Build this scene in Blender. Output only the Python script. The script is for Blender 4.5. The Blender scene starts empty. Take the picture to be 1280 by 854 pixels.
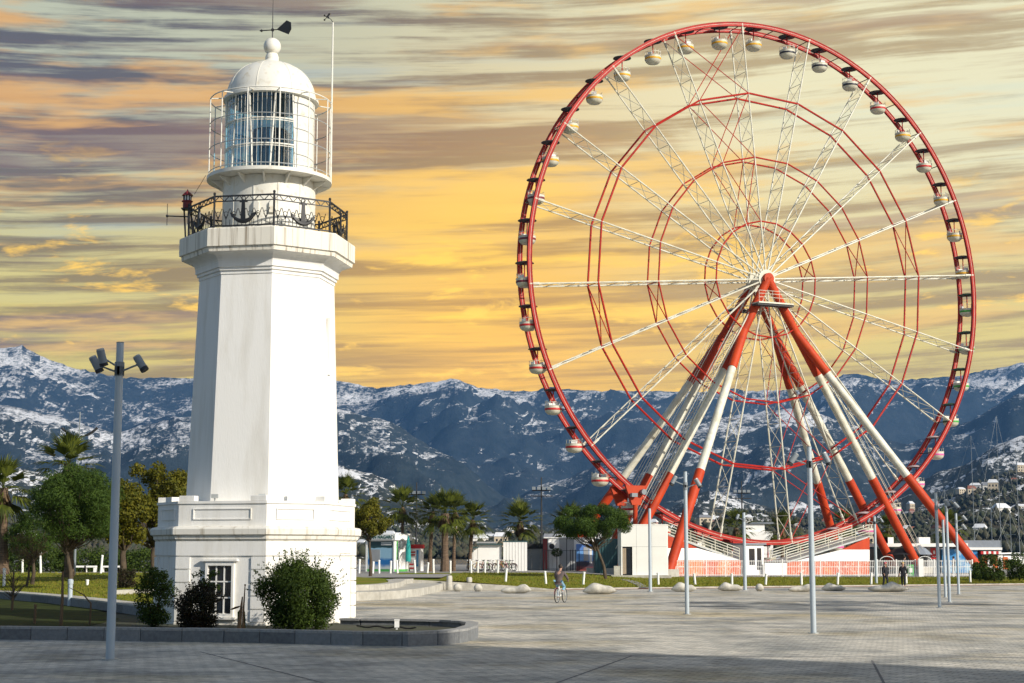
import bpy, math, random
import numpy as np
from mathutils import Vector, Matrix, noise

random.seed(7)
rng = np.random.default_rng(7)
R_ = math.radians
scene = bpy.context.scene
COL = scene.collection

# ------------------------------------------------------------ camera
FPX = 2000.0                       # focal length in pixels of the 1280 px wide photograph
PITCH = math.atan(265 / FPX)
EYE = 2.35
cam_data = bpy.data.cameras.new('camera')
cam_data.lens = FPX / 1280 * 36
cam_data.sensor_width = 36
cam_data.clip_start = 0.5
cam_data.clip_end = 40000
cam = bpy.data.objects.new('camera', cam_data)
COL.objects.link(cam)
cam.location = (0, 0, EYE)
cam.rotation_euler = (math.pi / 2 + PITCH, 0, 0)
scene.camera = cam

# ------------------------------------------------------------ sun, sky, exposure
SUN_PHI = R_(52)                   # to the right of straight-behind the camera
SUN_EL = R_(27)
sun_dir = Vector((math.sin(SUN_PHI) * math.cos(SUN_EL), -math.cos(SUN_PHI) * math.cos(SUN_EL), math.sin(SUN_EL)))
sd = bpy.data.lights.new('sun', 'SUN')
sd.energy = 4.4
sd.angle = R_(0.53)
sd.color = (1.0, 0.93, 0.82)
sun = bpy.data.objects.new('sun', sd)
COL.objects.link(sun)
sun.rotation_euler = (-sun_dir).to_track_quat('-Z', 'Y').to_euler()

world = bpy.data.worlds.new('World')
scene.world = world
world.use_nodes = True
wn, wl = world.node_tree.nodes, world.node_tree.links
wn.clear()


def wnode(t, **kw):
    n = wn.new(t)
    for k, v in kw.items():
        setattr(n, k, v)
    return n


def wmath(op, a, b=None, c=None, clamp=False):
    n = wn.new('ShaderNodeMath'); n.operation = op; n.use_clamp = clamp
    for i, x in enumerate((a, b, c)):
        if x is None:
            continue
        if isinstance(x, (int, float)):
            n.inputs[i].default_value = x
        else:
            wl.new(x, n.inputs[i])
    return n.outputs[0]


def wmix(fac, a, b):
    n = wn.new('ShaderNodeMix'); n.data_type = 'RGBA'
    for i, x in ((0, fac), (6, a), (7, b)):
        if isinstance(x, tuple):
            n.inputs[i].default_value = (*x, 1)
        elif isinstance(x, (int, float)):
            n.inputs[i].default_value = x
        else:
            wl.new(x, n.inputs[i])
    return n.outputs[2]


def wramp(fac, lo, hi):
    n = wn.new('ShaderNodeMapRange'); n.interpolation_type = 'SMOOTHSTEP'
    wl.new(fac, n.inputs[0])
    n.inputs[1].default_value = lo; n.inputs[2].default_value = hi
    return n.outputs[0]


def wnoise(vec, scale, detail=4, rough=0.5, dist=0.0):
    n = wn.new('ShaderNodeTexNoise')
    wl.new(vec, n.inputs['Vector'])
    n.inputs['Scale'].default_value = scale
    n.inputs['Detail'].default_value = detail
    n.inputs['Roughness'].default_value = rough
    n.inputs['Distortion'].default_value = dist
    return n.outputs['Fac']


tc = wn.new('ShaderNodeTexCoord')
sky = wnode('ShaderNodeTexSky', sky_type='NISHITA', sun_disc=False)
sky.sun_elevation = SUN_EL
sky.sun_rotation = math.pi - SUN_PHI
sky.air_density = 1.2
sky.dust_density = 1.5
skyc = wn.new('ShaderNodeVectorMath'); skyc.operation = 'SCALE'
wl.new(sky.outputs[0], skyc.inputs[0]); skyc.inputs['Scale'].default_value = 0.09
sep = wn.new('ShaderNodeSeparateXYZ'); wl.new(tc.outputs['Generated'], sep.inputs[0])
DX, DY, DZ = sep.outputs
# streaky cloud sheets: long in azimuth, thin in elevation, gently tilted and warped
warpn = wnoise(tc.outputs['Generated'], 3.0, 3, 0.5)
comb = wn.new('ShaderNodeCombineXYZ')
wl.new(DX, comb.inputs[0]); wl.new(DY, comb.inputs[1])
zt = wmath('ADD', DZ, wmath('MULTIPLY', DX, -0.03))
zw = wmath('ADD', zt, wmath('MULTIPLY', warpn, 0.016))
wl.new(wmath('MULTIPLY', zw, 19.0), comb.inputs[2])
V = comb.outputs[0]
n_big = wnoise(V, 2.4, 5, 0.58, 0.05)
comb2 = wn.new('ShaderNodeCombineXYZ')
wl.new(wmath('ADD', DX, 7.3), comb2.inputs[0]); wl.new(DY, comb2.inputs[1])
wl.new(wmath('MULTIPLY', zw, 30.0), comb2.inputs[2])
n_fine = wnoise(comb2.outputs[0], 3.4, 7, 0.62, 0.1)
comb3 = wn.new('ShaderNodeCombineXYZ')
wl.new(DX, comb3.inputs[0]); wl.new(wmath('ADD', DY, 3.1), comb3.inputs[1])
wl.new(wmath('MULTIPLY', zw, 9.0), comb3.inputs[2])
n_patch = wnoise(comb3.outputs[0], 4.0, 5, 0.6, 0.15)
comb4 = wn.new('ShaderNodeCombineXYZ')
wl.new(DX, comb4.inputs[0]); wl.new(DY, comb4.inputs[1]); wl.new(wmath('MULTIPLY', zw, 4.2), comb4.inputs[2])
n_puff = wnoise(comb4.outputs[0], 17.0, 8, 0.62, 0.3)
# sunset glow low over the mountains, a smooth function of direction
gvec = Vector((-0.01, 1.0, 0.118)).normalized()
dot = wn.new('ShaderNodeVectorMath'); dot.operation = 'DOT_PRODUCT'
nrm = wn.new('ShaderNodeVectorMath'); nrm.operation = 'NORMALIZE'
wl.new(tc.outputs['Generated'], nrm.inputs[0])
wl.new(nrm.outputs[0], dot.inputs[0]); dot.inputs[1].default_value = gvec
ang = wmath('ARCCOSINE', dot.outputs['Value'])
glow = wmath('POWER', 2.718, wmath('MULTIPLY', wmath('POWER', wmath('DIVIDE', ang, R_(8.2)), 2.0), -1.0))
glow_wide = wmath('POWER', 2.718, wmath('MULTIPLY', wmath('POWER', wmath('DIVIDE', ang, R_(50)), 4.0), -1.0))
rightw = wramp(DX, -0.17, 0.16)
up = wramp(DZ, 0.12, 0.27)
light = wmix(rightw, wmix(up, (0.48, 0.38, 0.06), (0.36, 0.37, 0.26)), wmix(up, (0.50, 0.38, 0.07), (0.60, 0.55, 0.33)))
dark = wmix(rightw, wmix(up, (0.23, 0.155, 0.02), (0.085, 0.072, 0.066)), wmix(up, (0.28, 0.18, 0.03), (0.36, 0.27, 0.12)))
brown = wmix(rightw, (0.14, 0.080, 0.060), (0.33, 0.215, 0.10))
accent = wmix(rightw, wmix(up, (0.58, 0.35, 0.06), (0.55, 0.29, 0.07)), wmix(up, (0.60, 0.37, 0.06), (0.62, 0.40, 0.13)))
teal = wmix(rightw, wmix(0.5, skyc.outputs[0], (0.20, 0.31, 0.31)), (0.52, 0.54, 0.38))
crisp = wmath('ADD', wmath('MULTIPLY', n_fine, 0.8), wmath('MULTIPLY', n_puff, 0.2))
base = wmix(wramp(crisp, 0.43, 0.57), light, dark)
base = wmix(wmath('MULTIPLY', wmath('MULTIPLY', wramp(n_big, 0.47, 0.36), up), 0.62), base, teal)
base = wmix(wmath('MULTIPLY', wramp(n_big, 0.55, 0.66), 0.75), base, brown)
base = wmix(wmath('MULTIPLY', wramp(n_patch, 0.49, 0.62), 0.85), base, accent)
yel = wmix(wramp(n_fine, 0.38, 0.60), (0.74, 0.38, 0.0), (0.45, 0.225, 0.0))
yel = wmix(wmath('MULTIPLY', wramp(n_patch, 0.50, 0.64), 0.85), yel, (0.90, 0.53, 0.0))
base = wmix(wmath('MULTIPLY', glow, 0.95), base, yel)
fleck = wmath('MULTIPLY', wmath('MULTIPLY', wramp(n_puff, 0.56, 0.68), wramp(DZ, 0.27, 0.17)), 0.75)
base = wmix(fleck, base, (0.86, 0.50, 0.02))
# the deck is brightened towards the horizon to offset dimming by the haze box
boost = wmath('POWER', 2.718, wmath('MINIMUM', wmath('DIVIDE', 0.091, wmath('MAXIMUM', DZ, 0.01)), 0.70))
bs = wn.new('ShaderNodeVectorMath'); bs.operation = 'SCALE'
wl.new(base, bs.inputs[0]); wl.new(boost, bs.inputs['Scale'])
base = bs.outputs[0]
# away from the sunset the same deck goes on as dim blue-grey cloud and clear sky
away = wmix(wramp(n_big, 0.50, 0.75), skyc.outputs[0], (0.07, 0.115, 0.18))
final = wmix(glow_wide, away, base)
bg = wn.new('ShaderNodeBackground'); bg.inputs['Strength'].default_value = 1.0
wl.new(final, bg.inputs['Color'])
wo = wn.new('ShaderNodeOutputWorld'); wl.new(bg.outputs[0], wo.inputs['Surface'])

vs = scene.view_settings
vs.view_transform = 'Standard'; vs.look = 'None'; vs.gamma = 1; vs.exposure = 0.45
vs.use_curve_mapping = False
scene.cycles.use_denoising = True
scene.cycles.max_bounces = 6
scene.cycles.transparent_max_bounces = 12
scene.cycles.volume_bounces = 0
scene.cycles.sample_clamp_indirect = 4

# ------------------------------------------------------------ measuring helpers (photo pixels to metres)
CP, SP = math.cos(PITCH), math.sin(PITCH)


def ray(px, py):
    a = (px - 640) / FPX; b = (427 - py) / FPX
    return Vector((a, CP - b * SP, SP + b * CP))


def gnd(px, py, z=0.0):
    d = ray(px, py); t = (z - EYE) / d.z
    return Vector((d.x * t, d.y * t, z))


def at(px, py, Y):
    d = ray(px, py); t = Y / d.y
    return Vector((d.x * t, Y, EYE + d.z * t))


# ------------------------------------------------------------ mesh builder
class MB:
    def __init__(self):
        self.v = []; self.f = []

    def add(self, vs, fs):
        o = len(self.v)
        self.v.extend([tuple(x) for x in vs])
        self.f.extend([tuple(i + o for i in q) for q in fs])
        return self

    def box(self, c, s, rz=0.0, m=None):
        hx, hy, hz = s[0] / 2, s[1] / 2, s[2] / 2
        pts = [Vector((x, y, z)) for z in (-hz, hz) for x, y in ((-hx, -hy), (hx, -hy), (hx, hy), (-hx, hy))]
        mm = m if m is not None else Matrix.Rotation(rz, 3, 'Z')
        c = Vector(c)
        return self.add([mm @ p + c for p in pts], [(3, 2, 1, 0), (4, 5, 6, 7), (0, 1, 5, 4), (1, 2, 6, 5), (2, 3, 7, 6), (3, 0, 4, 7)])

    def bar(self, p0, p1, w, h=None, up=(0, 0, 1)):
        h = h or w
        p0, p1 = Vector(p0), Vector(p1); d = p1 - p0; L = d.length
        if L < 1e-6: return self
        d /= L; u = Vector(up)
        x = d.cross(u)
        if x.length < 1e-4: x = d.cross(Vector((1, 0, 0)))
        x.normalize(); y = x.cross(d)
        m = Matrix((x, d, y)).transposed()
        return self.box((p0 + p1) / 2, (w, L, h), m=m)

    def cyl(self, p0, p1, r0, r1=None, n=8, cap=True):
        r1 = r0 if r1 is None else r1
        p0, p1 = Vector(p0), Vector(p1); d = (p1 - p0)
        if d.length < 1e-6: return self
        d.normalize()
        x = d.orthogonal().normalized(); y = d.cross(x)
        vs = []
        for p, r in ((p0, r0), (p1, r1)):
            for i in range(n):
                a = 2 * math.pi * i / n
                vs.append(p + x * (r * math.cos(a)) + y * (r * math.sin(a)))
        fs = [(i, (i + 1) % n, n + (i + 1) % n, n + i) for i in range(n)]
        if cap: fs += [tuple(reversed(range(n))), tuple(range(n, 2 * n))]
        return self.add(vs, fs)

    def tube(self, pts, r, n=6, closed=False):
        pts = [Vector(p) for p in pts]; k = len(pts)
        rs = r if isinstance(r, (list, tuple)) else [r] * k
        vs = []; prev = None
        for i, p in enumerate(pts):
            if closed: d = pts[(i + 1) % k] - pts[i - 1]
            else: d = pts[min(i + 1, k - 1)] - pts[max(i - 1, 0)]
            d.normalize()
            x = d.orthogonal().normalized() if prev is None else (prev - d * prev.dot(d)).normalized()
            prev = x; y = d.cross(x)
            for j in range(n):
                a = 2 * math.pi * j / n
                vs.append(p + x * (rs[i] * math.cos(a)) + y * (rs[i] * math.sin(a)))
        fs = []
        for i in range(k if closed else k - 1):
            i2 = (i + 1) % k
            for j in range(n):
                j2 = (j + 1) % n
                fs.append((i * n + j, i * n + j2, i2 * n + j2, i2 * n + j))
        if not closed: fs += [tuple(reversed(range(n))), tuple(range((k - 1) * n, k * n))]
        return self.add(vs, fs)

    def rings(self, rings, capb=True, capt=True):
        n = len(rings[0]); vs = [p for r in rings for p in r]; fs = []
        for i in range(len(rings) - 1):
            for j in range(n):
                j2 = (j + 1) % n
                fs.append((i * n + j, i * n + j2, (i + 1) * n + j2, (i + 1) * n + j))
        if capb: fs.append(tuple(reversed(range(n))))
        if capt: fs.append(tuple(range((len(rings) - 1) * n, len(rings) * n)))
        return self.add(vs, fs)

    def lathe(self, prof, n=24, c=(0, 0, 0), ph=0.0, capb=True, capt=True):
        c = Vector(c)
        return self.rings([[c + Vector((r * math.cos(ph + 2 * math.pi * j / n), r * math.sin(ph + 2 * math.pi * j / n), z)) for j in range(n)] for r, z in prof], capb, capt)

    def prism(self, poly, z0, z1):
        return self.rings([[Vector((p[0], p[1], z0)) for p in poly], [Vector((p[0], p[1], z1)) for p in poly]])

    def sphere(self, c, r, nu=12, nv=8, s=(1, 1, 1)):
        c = Vector(c); vs = [c + Vector((0, 0, -r * s[2]))]; fs = []
        for i in range(1, nv):
            a = -math.pi / 2 + math.pi * i / nv
            for j in range(nu):
                b = 2 * math.pi * j / nu
                vs.append(c + Vector((r * s[0] * math.cos(a) * math.cos(b), r * s[1] * math.cos(a) * math.sin(b), r * s[2] * math.sin(a))))
        vs.append(c + Vector((0, 0, r * s[2]))); T = len(vs) - 1
        for j in range(nu):
            j2 = (j + 1) % nu
            fs.append((0, 1 + j2, 1 + j)); fs.append((T, T - nu + j, T - nu + j2))
            for i in range(nv - 2):
                fs.append((1 + i * nu + j, 1 + i * nu + j2, 1 + (i + 1) * nu + j2, 1 + (i + 1) * nu + j))
        return self.add(vs, fs)

    def build(self, name, mat, parent=None, smooth=None, loc=None):
        me = bpy.data.meshes.new(name)
        me.from_pydata(self.v, [], self.f); me.update()
        if smooth is not None:
            me.shade_smooth()
            if smooth < 179: me.set_sharp_from_angle(angle=R_(smooth))
        return obj(name, me, mat, parent, loc)


def obj(name, me, mat, parent=None, loc=None):
    if mat is not None and not me.materials: me.materials.append(mat)
    o = bpy.data.objects.new(name, me)
    COL.objects.link(o)
    if parent: o.parent = parent
    if loc is not None: o.location = loc
    return o


def npmesh(name, V, F):
    """V (n,3) array, F (m,4) or (m,3) int array"""
    me = bpy.data.meshes.new(name)
    V = np.asarray(V, np.float32); F = np.asarray(F, np.int32); k = F.shape[1]
    me.vertices.add(len(V)); me.vertices.foreach_set('co', V.ravel())
    me.loops.add(F.size); me.loops.foreach_set('vertex_index', F.ravel())
    me.polygons.add(len(F)); me.polygons.foreach_set('loop_start', np.arange(0, F.size, k, dtype=np.int32))
    me.update(calc_edges=True); me.validate()
    return me


def thing(name, label, cat, loc=(0, 0, 0), rz=0.0, group=None):
    o = bpy.data.objects.new(name, None)
    COL.objects.link(o); o.location = loc; o.rotation_euler = (0, 0, rz)
    o.empty_display_size = 0.2
    return tag(o, label, cat, group)


def tag(o, label, cat, group=None):
    o['label'] = label; o['category'] = cat
    if group: o['group'] = group
    return o


def struct(o, label=None):
    o['kind'] = 'structure'
    if label: o['label'] = label
    return o


def stuff(o):
    o['kind'] = 'stuff'
    return o


def copy_tree(o, parent=None):
    c = o.copy(); COL.objects.link(c); c.parent = parent
    for ch in list(o.children): copy_tree(ch, c)
    return c


# ------------------------------------------------------------ materials
def srgb(h):
    h = h.lstrip('#')
    out = []
    for i in (0, 2, 4):
        c = int(h[i:i + 2], 16) / 255
        out.append(c / 12.92 if c <= 0.04045 else ((c + 0.055) / 1.055) ** 2.4)
    return tuple(out)


def mat(name, col, rough=0.6, metal=0.0, col2=None, var=0.18, scale=3.0, detail=5, bump=0.0, bscale=40.0, stretch=(1, 1, 1), coat=0.0, spec=0.5, lo=0.35, hi=0.65, island=0.0, trans=0.0, orand=0.0):
    m = bpy.data.materials.new(name); m.use_nodes = True
    n, l = m.node_tree.nodes, m.node_tree.links
    b = n['Principled BSDF']
    b.inputs['Roughness'].default_value = rough; b.inputs['Metallic'].default_value = metal
    b.inputs['Specular IOR Level'].default_value = spec
    b.inputs['Coat Weight'].default_value = coat
    if col2 is None: col2 = tuple(c * (1 - var) for c in col)
    t = n.new('ShaderNodeTexCoord'); mp = n.new('ShaderNodeMapping'); mp.inputs['Scale'].default_value = stretch
    l.new(t.outputs['Object'], mp.inputs[0])
    ns = n.new('ShaderNodeTexNoise'); ns.inputs['Scale'].default_value = scale; ns.inputs['Detail'].default_value = detail
    ns.inputs['Roughness'].default_value = 0.62
    l.new(mp.outputs[0], ns.inputs['Vector'])
    mr = n.new('ShaderNodeMapRange'); mr.inputs[1].default_value = lo; mr.inputs[2].default_value = hi
    l.new(ns.outputs['Fac'], mr.inputs[0])
    mx = n.new('ShaderNodeMix'); mx.data_type = 'RGBA'
    mx.inputs[6].default_value = (*col, 1); mx.inputs[7].default_value = (*col2, 1)
    fac = mr.outputs[0]
    if island:
        g = n.new('ShaderNodeNewGeometry'); a = n.new('ShaderNodeMix'); a.data_type = 'FLOAT'
        a.inputs[0].default_value = island
        l.new(fac, a.inputs[2]); l.new(g.outputs['Random Per Island'], a.inputs[3]); fac = a.outputs[0]
    if orand:
        oi = n.new('ShaderNodeObjectInfo'); a = n.new('ShaderNodeMix'); a.data_type = 'FLOAT'; a.inputs[0].default_value = orand
        l.new(fac, a.inputs[2]); l.new(oi.outputs['Random'], a.inputs[3]); fac = a.outputs[0]
    l.new(fac, mx.inputs[0]); l.new(mx.outputs[2], b.inputs['Base Color'])
    if bump:
        bn = n.new('ShaderNodeTexNoise'); bn.inputs['Scale'].default_value = bscale; bn.inputs['Detail'].default_value = 4
        l.new(mp.outputs[0], bn.inputs['Vector'])
        bp = n.new('ShaderNodeBump'); bp.inputs['Strength'].default_value = bump; bp.inputs['Distance'].default_value = 0.02
        l.new(bn.outputs['Fac'], bp.inputs['Height']); l.new(bp.outputs[0], b.inputs['Normal'])
    if trans:
        tr = n.new('ShaderNodeBsdfTranslucent'); l.new(mx.outputs[2], tr.inputs['Color'])
        ms = n.new('ShaderNodeMixShader'); ms.inputs[0].default_value = trans
        l.new(b.outputs[0], ms.inputs[1]); l.new(tr.outputs[0], ms.inputs[2])
        l.new(ms.outputs[0], n['Material Output'].inputs['Surface'])
    return m


def glass_mat(name, tint, opacity=0.25, rough=0.02):
    m = bpy.data.materials.new(name); m.use_nodes = True
    n, l = m.node_tree.nodes, m.node_tree.links; n.clear()
    tr = n.new('ShaderNodeBsdfTransparent'); tr.inputs['Color'].default_value = (*tint, 1)
    gl = n.new('ShaderNodeBsdfGlossy'); gl.inputs['Roughness'].default_value = rough
    lw = n.new('ShaderNodeLayerWeight'); lw.inputs['Blend'].default_value = 0.5
    fr = n.new('ShaderNodeMath'); fr.operation = 'POWER'; fr.inputs[1].default_value = 4.0; l.new(lw.outputs['Facing'], fr.inputs[0])
    ad = n.new('ShaderNodeMath'); ad.operation = 'ADD'; ad.inputs[1].default_value = opacity * 0.2; ad.use_clamp = True
    l.new(fr.outputs[0], ad.inputs[0])
    ms = n.new('ShaderNodeMixShader'); l.new(ad.outputs[0], ms.inputs[0])
    l.new(tr.outputs[0], ms.inputs[1]); l.new(gl.outputs[0], ms.inputs[2])
    o = n.new('ShaderNodeOutputMaterial'); l.new(ms.outputs[0], o.inputs['Surface'])
    return m


M = {}
M['white'] = mat('white_render', (0.80, 0.785, 0.74), 0.75, col2=(0.67, 0.645, 0.58), lo=0.46, hi=0.76, scale=1.6, stretch=(1.5, 1.5, 0.22), bump=0.25, bscale=25)
M['white_dirty'] = mat('stained_white_render', (0.74, 0.71, 0.63), 0.8, col2=(0.36, 0.31, 0.22), scale=2.2, stretch=(2.2, 2.2, 0.25), lo=0.52, hi=0.74, bump=0.3, bscale=25)
M['white_slab'] = mat('streaked_white_slab', (0.74, 0.70, 0.60), 0.8, col2=(0.20, 0.15, 0.09), scale=3.0, stretch=(2.6, 2.6, 0.06), lo=0.52, hi=0.72, bump=0.2)
M['white_metal'] = mat('white_painted_metal', (0.72, 0.70, 0.62), 0.45, col2=(0.50, 0.42, 0.28), scale=4, lo=0.55, hi=0.8)
M['black_iron'] = mat('black_iron', (0.012, 0.013, 0.016), 0.5, var=0.3, scale=8)
M['pole_paint'] = mat('pale_grey_pole_paint', (0.42, 0.48, 0.52), 0.45, var=0.1, scale=2, stretch=(1, 1, 0.3))
M['head_paint'] = mat('grey_lamp_paint', (0.22, 0.25, 0.27), 0.5, var=0.15)
M['granite'] = mat('granite_block', (0.23, 0.24, 0.245), 0.8, col2=(0.10, 0.105, 0.11), scale=9, detail=8, bump=0.25, bscale=60, orand=0.6)
M['granite_top'] = mat('granite_coping', (0.32, 0.32, 0.31), 0.8, var=0.3, scale=12, bump=0.2)
M['concrete'] = mat('pale_concrete', (0.50, 0.48, 0.42), 0.85, col2=(0.34, 0.32, 0.27), scale=1.5, bump=0.3, bscale=20)
M['boulder'] = mat('cast_stone', (0.56, 0.53, 0.45), 0.85, col2=(0.20, 0.19, 0.165), scale=1.6, lo=0.42, hi=0.72, bump=0.4, bscale=15)
M['grass'] = mat('lawn_grass', (0.13, 0.17, 0.013), 0.9, spec=0.1, col2=(0.22, 0.165, 0.035), scale=0.45, detail=9, lo=0.42, hi=0.68, bump=0.8, bscale=9)
M['grass_painted_shade'] = mat('lawn_grass_painted_shade', (0.040, 0.058, 0.010), 0.9, spec=0.1, col2=(0.022, 0.026, 0.010), scale=1.2, detail=8, bump=0.9, bscale=9)  # lawn grass darkened so its colour carries shade on the near bed
M['blade'] = mat('grass_blades', (0.15, 0.20, 0.018), 0.8, col2=(0.26, 0.21, 0.04), spec=0.1, island=0.8, trans=0.3)
M['soil'] = mat('planter_soil', (0.045, 0.038, 0.03), 0.95, col2=(0.03, 0.045, 0.012), scale=3, bump=0.8, bscale=12)
M['asphalt'] = mat('asphalt', (0.06, 0.062, 0.066), 0.9, var=0.25, scale=1, bump=0.3)
M['red_paving'] = mat('red_paving', (0.33, 0.14, 0.10), 0.85, var=0.2, scale=1, bump=0.2)
M['wheel_red'] = mat('red_wheel_paint', (0.43, 0.016, 0.006), 0.6, col2=(0.30, 0.012, 0.006), scale=1.5, spec=0.3)
M['leg_red'] = mat('orange_red_leg_paint', (0.50, 0.050, 0.006), 0.6, col2=(0.38, 0.034, 0.006), scale=0.7, spec=0.3)
M['wheel_white'] = mat('white_wheel_paint', (0.70, 0.69, 0.58), 0.5, col2=(0.50, 0.47, 0.36), scale=1)
M['steel'] = mat('galvanised_steel', (0.45, 0.47, 0.46), 0.5, 0.3, var=0.2)
M['dark'] = mat('dark_paint', (0.02, 0.022, 0.026), 0.6, var=0.2)
M['rubber'] = mat('tyre_rubber', (0.015, 0.015, 0.016), 0.8, var=0.2)
M['bark'] = mat('tree_bark', (0.10, 0.072, 0.045), 0.95, col2=(0.045, 0.033, 0.022), scale=6, stretch=(1, 1, 0.3), bump=0.8, bscale=14)
M['palm_bark'] = mat('palm_bark', (0.17, 0.115, 0.07), 0.95, col2=(0.07, 0.045, 0.03), scale=5, stretch=(0.4, 0.4, 3), bump=0.9, bscale=10)
M['stake'] = mat('wooden_stake', (0.17, 0.11, 0.06), 0.9, var=0.35, scale=6, stretch=(1, 1, 0.2))
M['leaf_bush'] = mat('box_bush_leaf', (0.080, 0.118, 0.016), 0.6, col2=(0.020, 0.042, 0.010), scale=2, spec=0.15, island=0.7, trans=0.25)
M['leaf_dark'] = mat('dark_shrub_leaf', (0.035, 0.042, 0.016), 0.55, col2=(0.030, 0.014, 0.012), scale=2, spec=0.15, island=0.7, trans=0.2)
M['leaf_yellow'] = mat('yellow_green_leaf', (0.19, 0.165, 0.014), 0.6, col2=(0.050, 0.068, 0.012), scale=0.6, spec=0.15, island=0.6, trans=0.3)
M['leaf_pine'] = mat('pine_needles', (0.085, 0.135, 0.020), 0.6, col2=(0.022, 0.050, 0.012), scale=1.0, spec=0.12, island=0.6, trans=0.25)
M['leaf_palm'] = mat('palm_leaf', (0.14, 0.165, 0.022), 0.5, col2=(0.030, 0.045, 0.012), scale=0.8, spec=0.2, island=0.8, trans=0.35)
M['leaf_dry'] = mat('dry_palm_leaf', (0.17, 0.11, 0.045), 0.8, col2=(0.08, 0.05, 0.025), island=0.8, trans=0.2)
M['red'] = mat('red_paint', (0.55, 0.02, 0.02), 0.5, var=0.15)
M['dark_red'] = mat('dark_red_paint', (0.16, 0.012, 0.014), 0.5, var=0.2)
M['blue'] = mat('blue_paint', (0.03, 0.22, 0.50), 0.5, col2=(0.35, 0.55, 0.68), scale=0.8, lo=0.5, hi=0.62)
M['orange'] = mat('orange_panel', (0.60, 0.12, 0.02), 0.6, var=0.15)
M['teal_panel'] = mat('dark_teal_container', (0.025, 0.085, 0.09), 0.5, var=0.2)
M['panel_white'] = mat('white_cladding', (0.84, 0.83, 0.79), 0.6, var=0.06, scale=0.8)
M['panel_grey'] = mat('grey_cladding', (0.36, 0.37, 0.37), 0.6, var=0.12, scale=0.8)
M['roof_grey'] = mat('grey_roof', (0.22, 0.25, 0.29), 0.6, var=0.15)
M['dark_glass'] = mat('dark_window_glass', (0.012, 0.016, 0.022), 0.08, var=0.2, spec=0.6)
M['green_sign'] = mat('dark_green_sign', (0.01, 0.09, 0.055), 0.5, var=0.1)
M['green_bright'] = mat('bright_green_trim', (0.10, 0.42, 0.10), 0.5, var=0.1)
M['skin'] = mat('skin', (0.45, 0.26, 0.18), 0.6, var=0.08)
M['hair'] = mat('dark_hair', (0.02, 0.014, 0.010), 0.7, var=0.2)
M['jacket_grey'] = mat('grey_brown_jacket', (0.11, 0.085, 0.082), 0.9, var=0.2, scale=6, bump=0.3)
M['jeans'] = mat('pale_blue_jeans', (0.20, 0.38, 0.52), 0.9, var=0.25, scale=6)
M['black_cloth'] = mat('black_cloth', (0.014, 0.015, 0.020), 0.9, var=0.2)
M['glass_sky_tint'] = glass_mat('lantern_glass_sky_tint', (0.72, 0.90, 1.0), 0.3)  # tint puts the blue of the sky behind the panes into the glass
M['glass'] = glass_mat('clear_glass', (0.85, 0.9, 0.9), 0.3)


# ------------------------------------------------------------ ground, plaza, lawns
def paver_mat():
    m = bpy.data.materials.new('plaza_pavers'); m.use_nodes = True
    n, l = m.node_tree.nodes, m.node_tree.links; b = n['Principled BSDF']
    b.inputs['Roughness'].default_value = 0.75
    g = n.new('ShaderNodeNewGeometry')
    rot = n.new('ShaderNodeMapping'); rot.inputs['Rotation'].default_value = (0, 0, R_(32))
    l.new(g.outputs['Position'], rot.inputs[0])
    br = n.new('ShaderNodeTexBrick'); br.inputs['Scale'].default_value = 1.0
    br.inputs['Brick Width'].default_value = 0.42; br.inputs['Row Height'].default_value = 0.21
    br.inputs['Mortar Size'].default_value = 0.014; br.inputs['Mortar Smooth'].default_value = 0.3
    br.inputs['Color1'].default_value = (0.74, 0.69, 0.58, 1); br.inputs['Color2'].default_value = (0.52, 0.49, 0.42, 1)
    br.inputs['Mortar'].default_value = (0.17, 0.165, 0.155, 1)
    l.new(rot.outputs[0], br.inputs['Vector'])

    def nz(scale, d=5, st=(1, 1, 1)):
        mp = n.new('ShaderNodeMapping'); mp.inputs['Scale'].default_value = st; l.new(g.outputs['Position'], mp.inputs[0])
        t = n.new('ShaderNodeTexNoise'); t.inputs['Scale'].default_value = scale; t.inputs['Detail'].default_value = d
        t.inputs['Roughness'].default_value = 0.65
        l.new(mp.outputs[0], t.inputs['Vector']); return t.outputs['Fac']

    def ramp(f, lo, hi):
        r = n.new('ShaderNodeMapRange'); r.inputs[1].default_value = lo; r.inputs[2].default_value = hi; l.new(f, r.inputs[0]); return r.outputs[0]

    def mul(c, f, col):
        x = n.new('ShaderNodeMix'); x.data_type = 'RGBA'; x.blend_type = 'MULTIPLY'
        l.new(f, x.inputs[0]); l.new(c, x.inputs[6]); x.inputs[7].default_value = (*col, 1); return x.outputs[2]
    c = br.outputs['Color']
    c = mul(c, ramp(nz(0.35, 8), 0.42, 0.62), (0.46, 0.50, 0.55))      # worn, wetter patches
    c = mul(c, ramp(nz(0.09, 6), 0.50, 0.62), (0.96, 0.86, 0.66))       # sandy patches
    c = mul(c, ramp(nz(2.6, 6), 0.48, 0.72), (0.55, 0.55, 0.55))
    c = mul(c, ramp(nz(9.0, 3), 0.60, 0.75), (0.45, 0.45, 0.47))
    l.new(c, b.inputs['Base Color'])
    bp = n.new('ShaderNodeBump'); bp.inputs['Strength'].default_value = 0.6; bp.inputs['Distance'].default_value = 0.012
    add = n.new('ShaderNodeMath'); add.operation = 'SUBTRACT'; l.new(nz(14, 4), add.inputs[0]); l.new(br.outputs['Fac'], add.inputs[1])
    l.new(add.outputs[0], bp.inputs['Height']); l.new(bp.outputs[0], b.inputs['Normal'])
    return m


def sheet(name, poly, z, m):
    mb = MB(); mb.add([Vector((p[0], p[1], z)) for p in poly], [tuple(range(len(poly)))])
    o = mb.build(name, m)
    return struct(o)


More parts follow.
